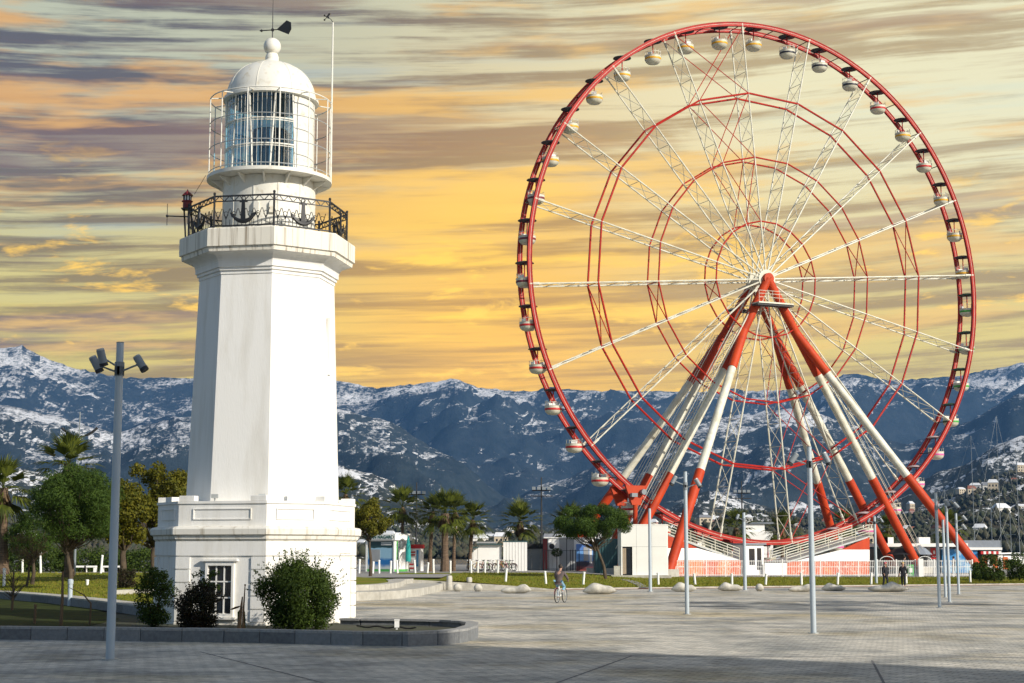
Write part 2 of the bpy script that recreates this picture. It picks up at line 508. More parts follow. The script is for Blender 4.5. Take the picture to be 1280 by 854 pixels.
M['far_ground'] = mat('far_ground', (0.07, 0.075, 0.05), 0.95, col2=(0.11, 0.10, 0.08), scale=0.02, detail=8)
M['promenade'] = mat('promenade_paving', (0.30, 0.29, 0.27), 0.9, var=0.25, scale=0.8, bump=0.2)
sheet('ground', [(-9000, -3000), (9000, -3000), (9000, 20000), (-9000, 20000)], -0.06, M['far_ground'])
sheet('plaza', [(-160, -120), (220, -120), (220, 190), (-160, 190)], 0.0, paver_mat())
# inlaid joints that cross the paving
jm = mat('dark_joint', (0.14, 0.14, 0.145), 0.9, var=0.2)
lm_ = mat('pale_paving_band', (0.36, 0.355, 0.34), 0.85, col2=(0.22, 0.22, 0.215), scale=2, bump=0.2)


def band(name, a, b, w, z, m):
    a, b = Vector(a), Vector(b); d = (b - a).normalized(); s = Vector((-d.y, d.x, 0)) * (w / 2)
    return sheet(name, [a - s, b - s, b + s, a + s], z, m)


pa, pb = gnd(690, 856), gnd(790, 820)
band('paving_band', pa - (pb - pa) * 2, pb, 0.06, 0.004, jm)
band('paving_band', pb, gnd(1500, 823), 0.14, 0.0042, lm_)
pc, pd_ = gnd(1090, 826), gnd(1106, 856)
band('paving_band', pc, pd_ + (pd_ - pc), 0.05, 0.004, jm)
band('paving_band', gnd(640, 803), gnd(-300, 842), 0.12, 0.004, lm_)
band('paving_band', gnd(250, 815), gnd(420, 858), 0.05, 0.0044, jm)


def grid_mesh(name, fz, poly_rows, m):
    """rows of (x,y) points -> quad sheet at z=fz(x,y)"""
    k = len(poly_rows[0]); V = [(x, y, fz(x, y)) for row in poly_rows for x, y in row]
    F = [(i * k + j, i * k + j + 1, (i + 1) * k + j + 1, (i + 1) * k + j) for i in range(len(poly_rows) - 1) for j in range(k - 1)]
    mb = MB(); mb.add(V, F)
    return mb.build(name, m, smooth=180)


def smooth01(t):
    t = max(0, min(1, t)); return t * t * (3 - 2 * t)


def z_back(x): return 0.72 - 0.37 * smooth01((x - 3) / 10)


def y_front(x): return 106.35 + max(0, x - 3) * 0.48


def z_front(x): return 0.06 + 0.52 * smooth01((2.8 - x) / 7.4)


def lawn_z(x, y):
    t = smooth01((y - y_front(x)) / (138 - y_front(x)))
    return z_front(x) + (z_back(x) - z_front(x)) * t + 0.03 * noise.noise((x * 0.5, y * 0.5, 0))


xs = np.linspace(-9.5, 62, 96)
rows = [[(x, y_front(x) + (138 - y_front(x)) * t) for x in xs] for t in np.linspace(0, 1, 16)]
struct(grid_mesh('lawn', lawn_z, rows, M['grass']))
# paved forecourt behind the lawn on which the kiosks and the wheel stand
rows = [[(x, 137.9 + (240 - 137.9) * t) for x in np.linspace(-60, 90, 60)] for t in np.linspace(0, 1, 6)]
struct(grid_mesh('forecourt', lambda x, y: z_back(x) + 0.004, rows, M['promenade']))
# red paving strip along the lawn
rows = [[(x, y_front(x) - 1.5 * (1 - t)) for x in np.linspace(3.2, 62, 30)] for t in (0, 1)]
struct(grid_mesh('path', lambda x, y: 0.008, rows, M['red_paving']))
mb = MB()
for i in range(30):
    x0, x1 = 2.8 + i * 2, 2.8 + i * 2 + 1.98
    mb.bar((x0, y_front(x0), 0.04), (x1, y_front(x1), 0.04), 0.14, 0.10)
struct(mb.build('kerb', M['concrete']))


# low retaining wall in front of the lawn, tapering down to the paving
def slab_run(name, pts, zt, zb, th, m, parent=None):
    """wall following pts (x,y), top heights zt(i)"""
    mb = MB(); n = len(pts); L = []; Rr = []
    for i, p in enumerate(pts):
        d = Vector(pts[min(i + 1, n - 1)]) - Vector(pts[max(i - 1, 0)]); d.normalize(); s = Vector((-d.y, d.x)) * th
        L.append(Vector(p)); Rr.append(Vector(p) + s)
    V = []; F = []
    for i in range(n):
        for q, z in ((L[i], zb), (Rr[i], zb), (Rr[i], zt[i]), (L[i], zt[i])): V.append((q.x, q.y, z))
    for i in range(n - 1):
        a, b = i * 4, i * 4 + 4
        F += [(a, b, b + 3, a + 3), (a + 3, b + 3, b + 2, a + 2), (a + 2, b + 2, b + 1, a + 1)]
    F += [(3, 2, 1, 0), ((n - 1) * 4, (n - 1) * 4 + 1, (n - 1) * 4 + 2, (n - 1) * 4 + 3)]
    mb.add(V, F)
    return mb.build(name, m, parent)


w = thing('retaining_wall', 'low pale concrete wall tapering along the lawn edge beside ball bollards', 'wall', (0, 0, 0))
px_ = np.linspace(512, 693, 13)
for i in range(12):
    pts = []; zt = []
    for k in range(3):
        px = px_[i] + (px_[i + 1] - px_[i]) * (k / 2) * 0.985
        q = gnd(px, 737.2); pts.append((q.x, q.y - 0.05)); zt.append(max(0.03, 0.66 * (1 - (px - 512) / 181) ** 0.8))
    slab_run('wall_segment', pts, zt, -0.05, 0.35, M['concrete'], w)

# two curved seating steps and the lawn above them
steps = thing('curved_steps', 'two tiers of curved pale concrete seating steps around a lawn', 'steps', (0, 0, 0))
front = [gnd(px, py) for px, py in ((120, 760), (250, 757), (350, 754.5), (400, 753), (445, 751), (475, 750), (500, 748.3), (522, 745.5), (538, 742.2), (549, 739), (556, 736.8))]
front = [Vector((p.x, p.y)) for p in front]
back = Vector((-14, 103))


def inset(pts, t): return [p + (back - p).normalized() * t for p in pts]


def tier(name, pts, z0, z1, depth):
    inn = inset(pts, depth)
    for i in range(len(pts) - 1):
        mb = MB(); a, b, c, d = pts[i], pts[i + 1], inn[i + 1], inn[i]
        g_ = 0.012
        e = (b - a).normalized() * g_
        mb.prism([a + e, b - e, c - e, d + e], z0, z1).build(name, M['concrete'], steps)


tier('lower_step', front, -0.02, 0.42, 3.0)
tier('upper_step', inset(front, 2.2), 0.425, 0.72, 1.2)


def fan_lawn(name, pts, zf, zb, m):
    rows = []
    for t in np.linspace(0, 1, 8): rows.append([tuple(p + (back + Vector((0, 12)) - p) * t) for p in pts])
    k = len(pts); mb = MB()
    mb.add([(x, y, zf + (zb - zf) * (i / 7)) for i, row in enumerate(rows) for x, y in row],
           [(i * k + j, i * k + j + 1, (i + 1) * k + j + 1, (i + 1) * k + j) for i in range(7) for j in range(k - 1)])
    return struct(mb.build(name, m, smooth=180))


lawn2_pts = inset(front, 3.4)
fan_lawn('lawn', lawn2_pts, 0.69, 0.86, M['grass'])
sheet('path', [(-34, 112.5), (-4.9, 112.5), (-4.9, 138), (-34, 138)], 0.70, M['promenade'])

# raised lawn on the left with its retaining wall and coping
wl_pts = [gnd(px, py) for px, py in ((-420, 741), (-200, 745), (-60, 750), (0, 753), (60, 759), (120, 767), (171, 775), (200, 780))]
wl_pts = [Vector((p.x, p.y)) for p in wl_pts]
lw = thing('retaining_wall', 'dark stone retaining wall with pale coping under the raised palm lawn', 'wall', (0, 0, 0))
for i in range(len(wl_pts) - 1):
    a, b = wl_pts[i], wl_pts[i + 1]; n_ = max(1, int((b - a).length / 2.2))
    for k in range(n_):
        p = a + (b - a) * (k / n_); q = a + (b - a) * ((k + 0.99) / n_)
        slab_run('wall_block', [p, q], [0.46, 0.46], -0.02, 0.4, M['granite'], lw)
        slab_run('coping', [p, q], [0.52, 0.52], 0.462, 0.9, M['concrete'], lw)
kk = len(wl_pts)


def left_lawn_z(x, y, t): return 0.50 + 0.42 * smooth01(t) + 0.05 * noise.noise((x * 0.3, y * 0.3, 1))


mbL = MB(); V = []; F = []
for i, t in enumerate(np.linspace(0, 1, 14)):
    for p in wl_pts:
        dirv = Vector((p.x * 0.32, 1.0)).normalized() if False else Vector((-0.18, 1.0)).normalized()
        s = p + Vector((0.55, 0.62)).normalized() * 0.85
        e = Vector((p.x * 1.25 - 3, 122))
        q = s + (e - s) * t
        V.append((q.x, q.y, left_lawn_z(q.x, q.y, t)))
for i in range(13):
    for j in range(kk - 1): F.append((i * kk + j, i * kk + j + 1, (i + 1) * kk + j + 1, (i + 1) * kk + j))
mbL.add(V, F); struct(mbL.build('lawn', M['grass'], smooth=180))
sheet('path', [(-120, 121.5), (-20, 121.5), (-20, 138), (-120, 138)], 0.93, M['promenade'])
sheet('forecourt', [(-140, 137.8), (-59.9, 137.8), (-59.9, 240), (-140, 240)], 0.72, M['promenade'])

# blades that roughen the lawns
def blades(name, pts, h0, h1, label):
    P = np.array(pts); n = len(P); A = rng.uniform(0, 6.28, n); H = rng.uniform(h0, h1, n); W = rng.uniform(0.02, 0.05, n)
    d = np.stack([np.cos(A), np.sin(A), np.zeros(n)], 1) * W[:, None]
    tip = P + np.stack([rng.normal(0, 0.03, n), rng.normal(0, 0.03, n), H], 1)
    V = np.stack([P - d, P + d, tip], 1).reshape(-1, 3)
    o = stuff(obj(name, npmesh(name, V, np.arange(n * 3).reshape(n, 3)), M['blade']))
    return tag(o, label, 'grass')


pts = []
for _ in range(36000):
    x = random.uniform(-4.2, 45); y = y_front(x) + 0.15 + (137.5 - y_front(x)) * random.random() ** 1.4
    pts.append((x, y, lawn_z(x, y) - 0.01))
blades('grass', pts, 0.04, 0.13, 'short green grass blades of the long lawn before the wheel')
pts = []
for _ in range(16000):
    i = random.randrange(kk - 1); p = wl_pts[i] + (wl_pts[i + 1] - wl_pts[i]) * random.random()
    s = p + Vector((0.55, 0.62)).normalized() * 0.9; e = Vector((p.x * 1.25 - 3, 122)); t = random.random() ** 1.3; q = s + (e - s) * t
    pts.append((q.x, q.y, left_lawn_z(q.x, q.y, t) - 0.02))
blades('grass', pts, 0.05, 0.14, 'short green grass blades of the raised palm lawn')

# ------------------------------------------------------------ mountains
A_SKY = [(-900, 480), (-500, 470), (-200, 447), (0, 434), (22, 432), (50, 447), (100, 463), (150, 472), (235, 473), (330, 470), (420, 475), (470, 486), (520, 480), (570, 474), (600, 485), (640, 489), (800, 489), (930, 491), (1000, 489), (1065, 467), (1120, 476), (1200, 470), (1240, 463), (1280, 454), (1500, 440), (1800, 455), (2200, 480)]
B_SKY = [(-900, 560), (-500, 545), (-100, 520), (0, 505), (60, 520), (140, 540), (235, 520), (330, 545), (420, 512), (480, 525), (560, 570), (640, 626), (700, 606), (780, 566), (860, 524), (930, 519), (1000, 510), (1060, 528), (1130, 556), (1200, 532), (1280, 492), (1400, 470), (1800, 500), (2200, 540)]
C_SKY = [(-900, 620), (-500, 610), (0, 580), (80, 596), (160, 618), (300, 636), (420, 581), (470, 592), (520, 622), (570, 652), (640, 664), (750, 662), (830, 636), (890, 612), (960, 634), (1060, 628), (1110, 622), (1180, 588), (1280, 545), (1500, 520), (1800, 555), (2200, 600)]
D_SKY = [(-900, 655), (-500, 650), (0, 648), (200, 662), (420, 652), (560, 668), (640, 666), (760, 670), (850, 650), (950, 640), (1000, 648), (1090, 648), (1160, 628), (1230, 602), (1280, 586), (1500, 560), (1800, 600), (2200, 640)]


def interp(c, x):
    if x <= c[0][0]: return c[0][1]
    for (a, ya), (b, yb) in zip(c, c[1:]):
        if x <= b:
            t = (x - a) / (b - a); t = t * t * (3 - 2 * t) * 0.5 + t * 0.5
            return ya + (yb - ya) * t
    return c[-1][1]


def mountain_mat(name, snow_lo, snow_hi, z_lo, z_hi, forest, forest2, sc, patch=(0.0, 1.0)):
    m = bpy.data.materials.new(name); m.use_nodes = True
    n, l = m.node_tree.nodes, m.node_tree.links; b = n['Principled BSDF']
    b.inputs['Roughness'].default_value = 0.95; b.inputs['Specular IOR Level'].default_value = 0.1
    g = n.new('ShaderNodeNewGeometry')

    def nz(scale, d=6, r=0.6, st=(1, 1, 1)):
        mp = n.new('ShaderNodeMapping'); mp.inputs['Scale'].default_value = st; l.new(g.outputs['Position'], mp.inputs[0])
        t = n.new('ShaderNodeTexNoise'); t.inputs['Scale'].default_value = scale; t.inputs['Detail'].default_value = d; t.inputs['Roughness'].default_value = r
        l.new(mp.outputs[0], t.inputs['Vector']); return t.outputs['Fac']

    def mr(f, a, b_, c=0.0, d=1.0):
        r = n.new('ShaderNodeMapRange'); r.inputs[1].default_value = a; r.inputs[2].default_value = b_; r.inputs[3].default_value = c; r.inputs[4].default_value = d
        l.new(f, r.inputs[0]); return r.outputs[0]

    def mth(op, a, b_):
        x = n.new('ShaderNodeMath'); x.operation = op
        for i, q in enumerate((a, b_)):
            if isinstance(q, (int, float)): x.inputs[i].default_value = q
            else: l.new(q, x.inputs[i])
        return x.outputs[0]
    sp = n.new('ShaderNodeSeparateXYZ'); l.new(g.outputs['Position'], sp.inputs[0])
    alt = mr(sp.outputs[2], z_lo, z_hi)
    sn = n.new('ShaderNodeSeparateXYZ'); l.new(g.outputs['True Normal'], sn.inputs[0])
    fine = nz(1 / (17 * sc), 5, 0.75, (1, 0.5, 1.0))
    mid = nz(1 / (160 * sc), 6, 0.6)
    big = nz(1 / (900 * sc), 4, 0.55)
    s = mth('ADD', mth('MULTIPLY', fine, 0.48), mth('MULTIPLY', mid, 0.42))
    s = mth('ADD', s, mth('MULTIPLY', big, 0.30))
    s = mth('ADD', s, mth('MULTIPLY', alt, 0.13))
    s = mth('ADD', s, mth('MULTIPLY', mth('SUBTRACT', sn.outputs[2], 0.90), 0.55))
    snow = mr(s, snow_lo, snow_hi)
    mx = n.new('ShaderNodeMix'); mx.data_type = 'RGBA'
    mx.inputs[6].default_value = (*forest, 1); mx.inputs[7].default_value = (*forest2, 1)
    l.new(mr(nz(1 / (60 * sc), 6, 0.7), 0.38, 0.62), mx.inputs[0])
    m2 = n.new('ShaderNodeMix'); m2.data_type = 'RGBA'; m2.inputs[7].default_value = (0.80, 0.80, 0.80, 1)
    l.new(snow, m2.inputs[0]); l.new(mx.outputs[2], m2.inputs[6]); l.new(m2.outputs[2], b.inputs['Base Color'])
    bp = n.new('ShaderNodeBump'); bp.inputs['Strength'].default_value = 0.7; bp.inputs['Distance'].default_value = 12 * sc
    l.new(fine, bp.inputs['Height']); l.new(bp.outputs[0], b.inputs['Normal'])
    return m


def ridge(name, curve, d0, d1, d2, amp, freq, nx, ny, m, tree=0.0, shape=1.0):
    V = np.zeros((ny * nx, 3)); pxs = np.linspace(-850, 2130, nx)
    crest = []
    for i, px in enumerate(pxs):
        a = (px - 640) / FPX
        tz = (692 - interp(curve, px)) / FPX
        crest.append((a, tz))
    ki = int(ny * 0.8)
    for j in range(ny):
        if j <= ki: s = j / ki; D = d0 + (d1 - d0) * s
        else: s = 1 - 1.1 * ((j - ki) / (ny - 1 - ki)); D = d1 + (d2 - d1) * (1 - s) / 1.1
        for i in range(nx):
            a, tz = crest[i]
            x = a * D; y = D
            h = noise.ridged_multi_fractal((x * freq, y * freq, d1 * 0.001), 0.9, 2.1, 6, 0.9, 2.0)
            h2 = noise.fractal((x * freq * 3, y * freq * 3, 5.5), 1.0, 2.0, 4)
            ss = max(s, 0.0) ** shape
            z = tz * d1 * ss
            env = math.sin(math.pi * min(max(s, 0), 1) ** 1.0) ** 0.7 if s > 0 else 0
            z += (h - 1.1) * amp * env + h2 * amp * 0.25 * env
            z += tree * (noise.noise((x * 0.03, y * 0.03, 2.2)) + noise.noise((x * 0.11, y * 0.11, 1.2))) * min(1, max(s, 0) * 3)
            V[j * nx + i] = (x, y, max(z, -20) if s > 0 else z - 5)
    I = np.arange(nx - 1); F = np.concatenate([np.stack([j * nx + I, j * nx + I + 1, (j + 1) * nx + I + 1, (j + 1) * nx + I], 1) for j in range(ny - 1)])
    me = npmesh(name, V, F); me.shade_smooth()
    o = struct(obj(name, me, m))
    return o, V.reshape(ny, nx, 3)


MA = mountain_mat('snowy_mountain', 0.645, 0.765, 100, 1500, (0.034, 0.046, 0.054), (0.018, 0.028, 0.034), 1.0)  # bluish forest colours of both far ranges carry part of the haze
MBm = mountain_mat('forested_mountain', 0.66, 0.76, 50, 700, (0.034, 0.046, 0.050), (0.018, 0.028, 0.032), 0.75)
MC = mountain_mat('foothill', 0.67, 0.72, 0, 250, (0.045, 0.050, 0.042), (0.022, 0.030, 0.026), 0.45)
MD = mountain_mat('town_hill', 0.71, 0.74, 0, 120, (0.075, 0.065, 0.045), (0.024, 0.034, 0.016), 0.28)
ridge('mountains', A_SKY, 5200, 9000, 10500, 300, 1 / 1500, 520, 70, MA, tree=9, shape=0.9)
ridge('mountains', B_SKY, 3000, 5600, 6500, 150, 1 / 900, 420, 60, MBm, tree=7, shape=0.95)
ridge('hills', C_SKY, 1500, 3000, 3500, 55, 1 / 450, 420, 50, MC, tree=5)
hill_d, HD = ridge('hills', D_SKY, 620, 1700, 2100, 14, 1 / 240, 360, 50, MD, tree=3.5)


def hd_point(i, j):
    return Vector(HD[j, i])


# tree cover of the near hill: clumps of low crowns that nobody could count
def crown_scatter(name, H, n, s0, s1, m, jmin, jmax):
    ny, nx = H.shape[:2]; base = []
    ico = [(0, 0, 1.1), (0.8, 0, 0.35), (0.25, 0.76, 0.3), (-0.65, 0.47, 0.4), (-0.65, -0.47, 0.3), (0.25, -0.76, 0.38), (0, 0, -0.5)]
    fac = [(0, 1, 2), (0, 2, 3), (0, 3, 4), (0, 4, 5), (0, 5, 1), (6, 2, 1), (6, 3, 2), (6, 4, 3), (6, 5, 4), (6, 1, 5)]
    ico = np.array(ico); fac = np.array(fac)
    fi = rng.uniform(0, nx - 1.01, n); fj = rng.uniform(jmin, jmax - 0.01, n)
    i0 = fi.astype(int); j0 = fj.astype(int); u = (fi - i0)[:, None]; v = (fj - j0)[:, None]
    P = (H[j0, i0] * (1 - u) + H[j0, i0 + 1] * u) * (1 - v) + (H[j0 + 1, i0] * (1 - u) + H[j0 + 1, i0 + 1] * u) * v
    keep = np.array([noise.noise((p[0] * 0.008, p[1] * 0.008, 3.0)) + 0.5 * noise.noise((p[0] * 0.03, p[1] * 0.03, 4)) > -0.12 for p in P])
    P = P[keep]; n = len(P)
    S = rng.uniform(s0, s1, n)[:, None, None] * np.array([1, 1, 1.1]) * rng.uniform(0.8, 1.25, (n, 1, 3))
    A = rng.uniform(0, 6.28, n)
    ca, sa = np.cos(A)[:, None], np.sin(A)[:, None]
    X = ico[None, :, 0] * ca - ico[None, :, 1] * sa; Y = ico[None, :, 0] * sa + ico[None, :, 1] * ca
    Q = np.stack([X, Y, np.repeat(ico[None, :, 2], n, 0)], 2) * S + P[:, None, :] + np.array([0, 0, 1.0])
    F = fac[None] + (np.arange(n) * 7)[:, None, None]
    o = obj(name, npmesh(name, Q.reshape(-1, 3), F.reshape(-1, 3)), m)
    return stuff(o)


M['hill_tree'] = mat('hill_tree_crowns', (0.030, 0.042, 0.018), 0.95, col2=(0.065, 0.055, 0.032), scale=0.004, island=0.7)
tag(crown_scatter('hillside_wood', HD, 42000, 1.6, 3.4, M['hill_tree'], 1, 40), 'dark wooded cover on the town hill behind the wheel', 'wood')

# houses on the hill and in the town at its foot
hm_w = [mat('house_wall_' + k, c, 0.85, var=0.12, scale=0.3) for k, c in (('white', (0.62, 0.60, 0.55)), ('cream', (0.52, 0.44, 0.32)), ('pink', (0.48, 0.30, 0.26)))]
hm_r = [mat('house_roof_' + k, c, 0.85, var=0.2, scale=0.3) for k, c in (('snowy', (0.72, 0.73, 0.74)), ('rust', (0.28, 0.10, 0.06)), ('grey', (0.22, 0.23, 0.25)))]
KW = ('white', 'cream', 'pink'); KR = ('snow-covered', 'rust red', 'grey')
house_mesh = {}
for wi in range(3):
    mb = MB(); mb.box((0, 0, 1.5), (9, 7, 7)); house_mesh['w', wi] = mb
mbw = MB(); mbw.box((0, 0, 1.5), (9, 7, 7))
mbr = MB(); mbr.add([(-4.9, -3.9, 5.0), (4.9, -3.9, 5.0), (4.9, 3.9, 5.0), (-4.9, 3.9, 5.0), (-3.2, 0, 7.6), (3.2, 0, 7.6)], [(0, 1, 5, 4), (1, 2, 5), (2, 3, 4, 5), (3, 0, 4), (3, 2, 1, 0)])
mbg = MB()
for zz in (-0.2, 2.8):
    for xx in (-2.8, 0, 2.8):
        mbg.box((xx, -3.52, zz), (1.2, 0.1, 1.5))
wall_me = []; roof_me = []
for k in range(3):
    o = mbw.build('wall', hm_w[k]); wall_me.append(o.data); bpy.data.objects.remove(o)
    o = mbr.build('roof', hm_r[k]); roof_me.append(o.data); bpy.data.objects.remove(o)
o = mbg.build('windows', M['dark_glass']); win_me = o.data; bpy.data.objects.remove(o)
cnt = 0; tries = 0
while cnt < 150 and tries < 4000:
    tries += 1
    i = random.randrange(85, 320); j = random.randrange(7, 39)
    px = -850 + (2980) * i / 359
    if not (-60 < px < 1340): continue
    dens = 1.0 if (600 < px < 900 or px > 1080 or 400 < px < 600) else 0.5
    if random.random() > dens: continue
    p = hd_point(i, j) + Vector((random.uniform(-4, 4), random.uniform(-8, 8), 1.2))
    wi = random.choice((0, 0, 0, 1, 1, 2)); ri = random.choice((0, 0, 0, 1, 2))
    h = thing('hillside_house', f'small {KW[wi]} house with a {KR[ri]} roof on the town hill', 'house', p, random.uniform(-0.5, 0.5), 'houses on the town hill')
    s = random.uniform(0.5, 0.95); h.scale = (s * random.uniform(0.8, 1.4), s, s * random.uniform(0.8, 1.3))
    obj('wall', wall_me[wi], None, h); obj('roof', roof_me[ri], None, h); stuff(obj('windows', win_me, None, h))
    cnt += 1

# the hazy air between here and the mountains
hz = MB().box((0, 3900, 620), (16000, 13400, 1300)).build('haze', None)
hm = bpy.data.materials.new('haze_air'); hm.use_nodes = True
hn, hl = hm.node_tree.nodes, hm.node_tree.links; hn.clear()
pv = hn.new('ShaderNodeVolumePrincipled'); pv.inputs['Color'].default_value = (0.15, 0.40, 0.90, 1)
pv.inputs['Density'].default_value = 0.000066; pv.inputs['Anisotropy'].default_value = 0.3
ho = hn.new('ShaderNodeOutputMaterial'); hl.new(pv.outputs[0], ho.inputs['Volume'])
hz.data.materials.append(hm); stuff(hz)


# ------------------------------------------------------------ lighthouse
LX, LY = -8.21, 53.0
LROT = R_(-10.2)
lh = thing('lighthouse', 'tall white octagonal lighthouse with glazed lantern, dome and black iron gallery', 'lighthouse', (LX, LY, 0), LROT)


def zl(py, R=0.0):            # height of a photo row on the lighthouse, R metres in front of its axis
    return at(330, py, LY - R).z


def octp(ap, z): return [Vector((ap / math.cos(math.pi / 8) * math.sin(R_(22.5 + 45 * k)), -ap / math.cos(math.pi / 8) * math.cos(R_(22.5 + 45 * k)), z)) for k in range(8)]


def chamf(a, l, z):           # square with chamfered corners
    return [Vector(p + (z,)) for p in ((l, -a), (a, -l), (a, l), (l, a), (-l, a), (-a, l), (-a, -l), (-l, -a))]


BA, BL = 2.96, 1.53
CH_AP = (BA + BL) / math.sqrt(2)                   # apothem of the chamfer faces
CH_L = (BA - BL) / math.sqrt(2)                    # their half length


def chamf_off(off, z):
    k = math.tan(math.pi / 8)
    return chamf(BA + off, BL + off * k, z)


def poly_lathe(fn, prof):
    mb = MB(); mb.rings([fn(o, z) for o, z in prof]); return mb


zc0, zc1, zp, zm = 2.78, 3.17, 3.98, 4.15
poly_lathe(chamf_off, [(0.0, -0.05), (0.0, zc0)]).build('base_wall', M['white'], lh)
poly_lathe(chamf_off, [(0.06, -0.04), (0.06, 0.22), (0.03, 0.25)]).build('plinth', M['white_dirty'], lh)
poly_lathe(chamf_off, [(0.0, zc0 - 0.08), (0.07, zc0), (0.10, zc0 + 0.02), (0.11, zc0 + 0.12), (0.19, zc0 + 0.16), (0.20, zc1 - 0.06), (0.15, zc1), (0.0, zc1 + 0.03)]).build('cornice', M['white_dirty'], lh)
poly_lathe(chamf_off, [(-0.02, zc1), (-0.02, zp - 0.10), (0.02, zp - 0.08), (0.02, zp)]).build('parapet', M['white'], lh)


def face_dir(phi):
    p = R_(phi); return Vector((math.sin(p), -math.cos(p), 0)), Vector((math.cos(p), math.sin(p), 0))


def fbox(mb, phi, ap, u0, u1, z0, z1, d0, d1):
    n, t = face_dir(phi)
    m = Matrix((t, n, Vector((0, 0, 1)))).transposed()
    c = n * (ap + (d0 + d1) / 2) + t * ((u0 + u1) / 2) + Vector((0, 0, (z0 + z1) / 2))
    return mb.box(c, (u1 - u0, d1 - d0, z1 - z0), m=m)


def bev(o, w=0.012, s=2):
    b = o.modifiers.new('bevel', 'BEVEL'); b.width = w; b.segments = s; b.limit_method = 'ANGLE'
    return o


for k in range(8):
    phi = 45 * k; lng = k % 2 == 0
    ap, hl = (BA, BL) if lng else (CH_AP, CH_L)
    qw = 0.47 if lng else 0.30
    z = 0.26; hq = 0.405
    while z + hq < zc0 - 0.3:
        for s in (-1, 1):
            mb = MB(); e = 0.02
            u0, u1 = sorted((s * (hl + e), s * (hl - qw)))
            fbox(mb, phi, ap, u0, u1, z, z + hq - 0.04, -0.02, 0.05)
            mb.build('quoin', M['white'], lh)
        z += hq
    mb = MB(); fbox(mb, phi, ap, -hl - 0.02, hl + 0.02, z, zc0 - 0.05, -0.02, 0.047); mb.build('frieze', M['white'], lh)
    # parapet panel and corner merlons
    mb = MB(); w_ = hl * 0.66
    for a in ((-w_, w_, 3.40, 3.43), (-w_, w_, 3.72, 3.75), (-w_, -w_ + 0.03, 3.43, 3.72), (w_ - 0.03, w_, 3.43, 3.72)):
        fbox(mb, phi, ap - 0.02, *a, -0.01, 0.03)
    mb.build('parapet_panel', M['white'], lh)
    if lng:
        for s in (-1, 1):
            mb = MB(); u0, u1 = sorted((s * (hl - 0.02), s * (hl - 0.55)))
            fbox(mb, phi, ap, u0, u1, zp + 0.002, zm, -0.33, 0.0); bev(mb.build('merlon', M['white'], lh))
    else:
        mb = MB(); fbox(mb, phi, ap, -0.3, 0.3, zp + 0.002, zm - 0.02, -0.30, -0.02); bev(mb.build('merlon', M['white'], lh))
        # relief of a small tower in a sunk panel
        mb = MB(); fbox(mb, phi, ap, -0.28, 0.28, 0.4, 2.3, -0.01, 0.012)
        fbox(mb, phi, ap, -0.10, 0.10, 0.5, 1.55, 0.0, 0.04); fbox(mb, phi, ap, -0.14, 0.14, 1.55, 1.62, 0.0, 0.05)
        fbox(mb, phi, ap, -0.07, 0.07, 1.62, 1.8, 0.0, 0.045)
        mb.build('relief_panel', M['white'], lh)
# windows on the four wide faces, the front one with nine panes
for phi in (0, 180):
    ww, z0, z1 = (0.41, 0.50, 1.98)
    wd = MB()
    for a in ((-ww - 0.08, -ww, z0 - 0.1, z1 + 0.13), (ww, ww + 0.08, z0 - 0.1, z1 + 0.13), (-ww, ww, z1, z1 + 0.13), (-ww, ww, z0 - 0.1, z0)):
        fbox(wd, phi, BA, *a, -0.01, 0.10)
    fr = wd.build('window', M['white'], lh)
    mb = MB(); fbox(mb, phi, BA, -ww - 0.18, ww + 0.18, z0 - 0.17, z0 - 0.10, -0.01, 0.16); mb.build('sill', M['white'], fr)
    mb = MB(); fbox(mb, phi, BA, -ww - 0.2, ww + 0.2, z1 + 0.132, z1 + 0.19, -0.01, 0.15); mb.build('lintel', M['white'], fr)
    for iy in range(3):
        for ix in range(3):
            mb = MB(); pw = 2 * ww / 3; ph_ = (z1 - z0) / 3
            fbox(mb, phi, BA, -ww + ix * pw + 0.02, -ww + (ix + 1) * pw - 0.02, z0 + iy * ph_ + 0.02, z0 + (iy + 1) * ph_ - 0.02, -0.01, 0.012)
            mb.build('pane', M['dark_glass'], fr)
    mb = MB()
    for ix in (1, 2): fbox(mb, phi, BA, -ww + ix * pw - 0.021, -ww + ix * pw + 0.021, z0, z1, -0.005, 0.035)
    for iy in (1, 2): fbox(mb, phi, BA, -ww, ww, z0 + iy * ph_ - 0.02, z0 + iy * ph_ + 0.02, -0.005, 0.038)
    mb.build('glazing_bars', M['white'], fr)

# small hanging sign on an arm at the right side of the base
mb = MB(); sv = at(430, 692, 52.5) - Vector((LX, LY, 0)); sv = Matrix.Rotation(-LROT, 3, 'Z') @ sv
wsg = Matrix.Rotation(-LROT, 3, 'Z')
mb.bar(sv + wsg @ Vector((-0.9, 0, 0)), sv + wsg @ Vector((0.55, -0.2, 0)), 0.04)
mb.build('sign_arm', M['white_metal'], lh)
mb = MB().box(sv + wsg @ Vector((-0.5, -0.08, -0.20)), (0.34, 0.05, 0.28), rz=-LROT); mb.build('hanging_sign', M['steel'], lh)

# the base is turned a little against the shaft
for ch in lh.children:
    ch.rotation_euler = (0, 0, R_(-3.4)); ch.location = Matrix.Rotation(-LROT, 3, 'Z') @ Vector((-0.17, 0, 0))
lh.scale = (0.97, 0.97, 1)
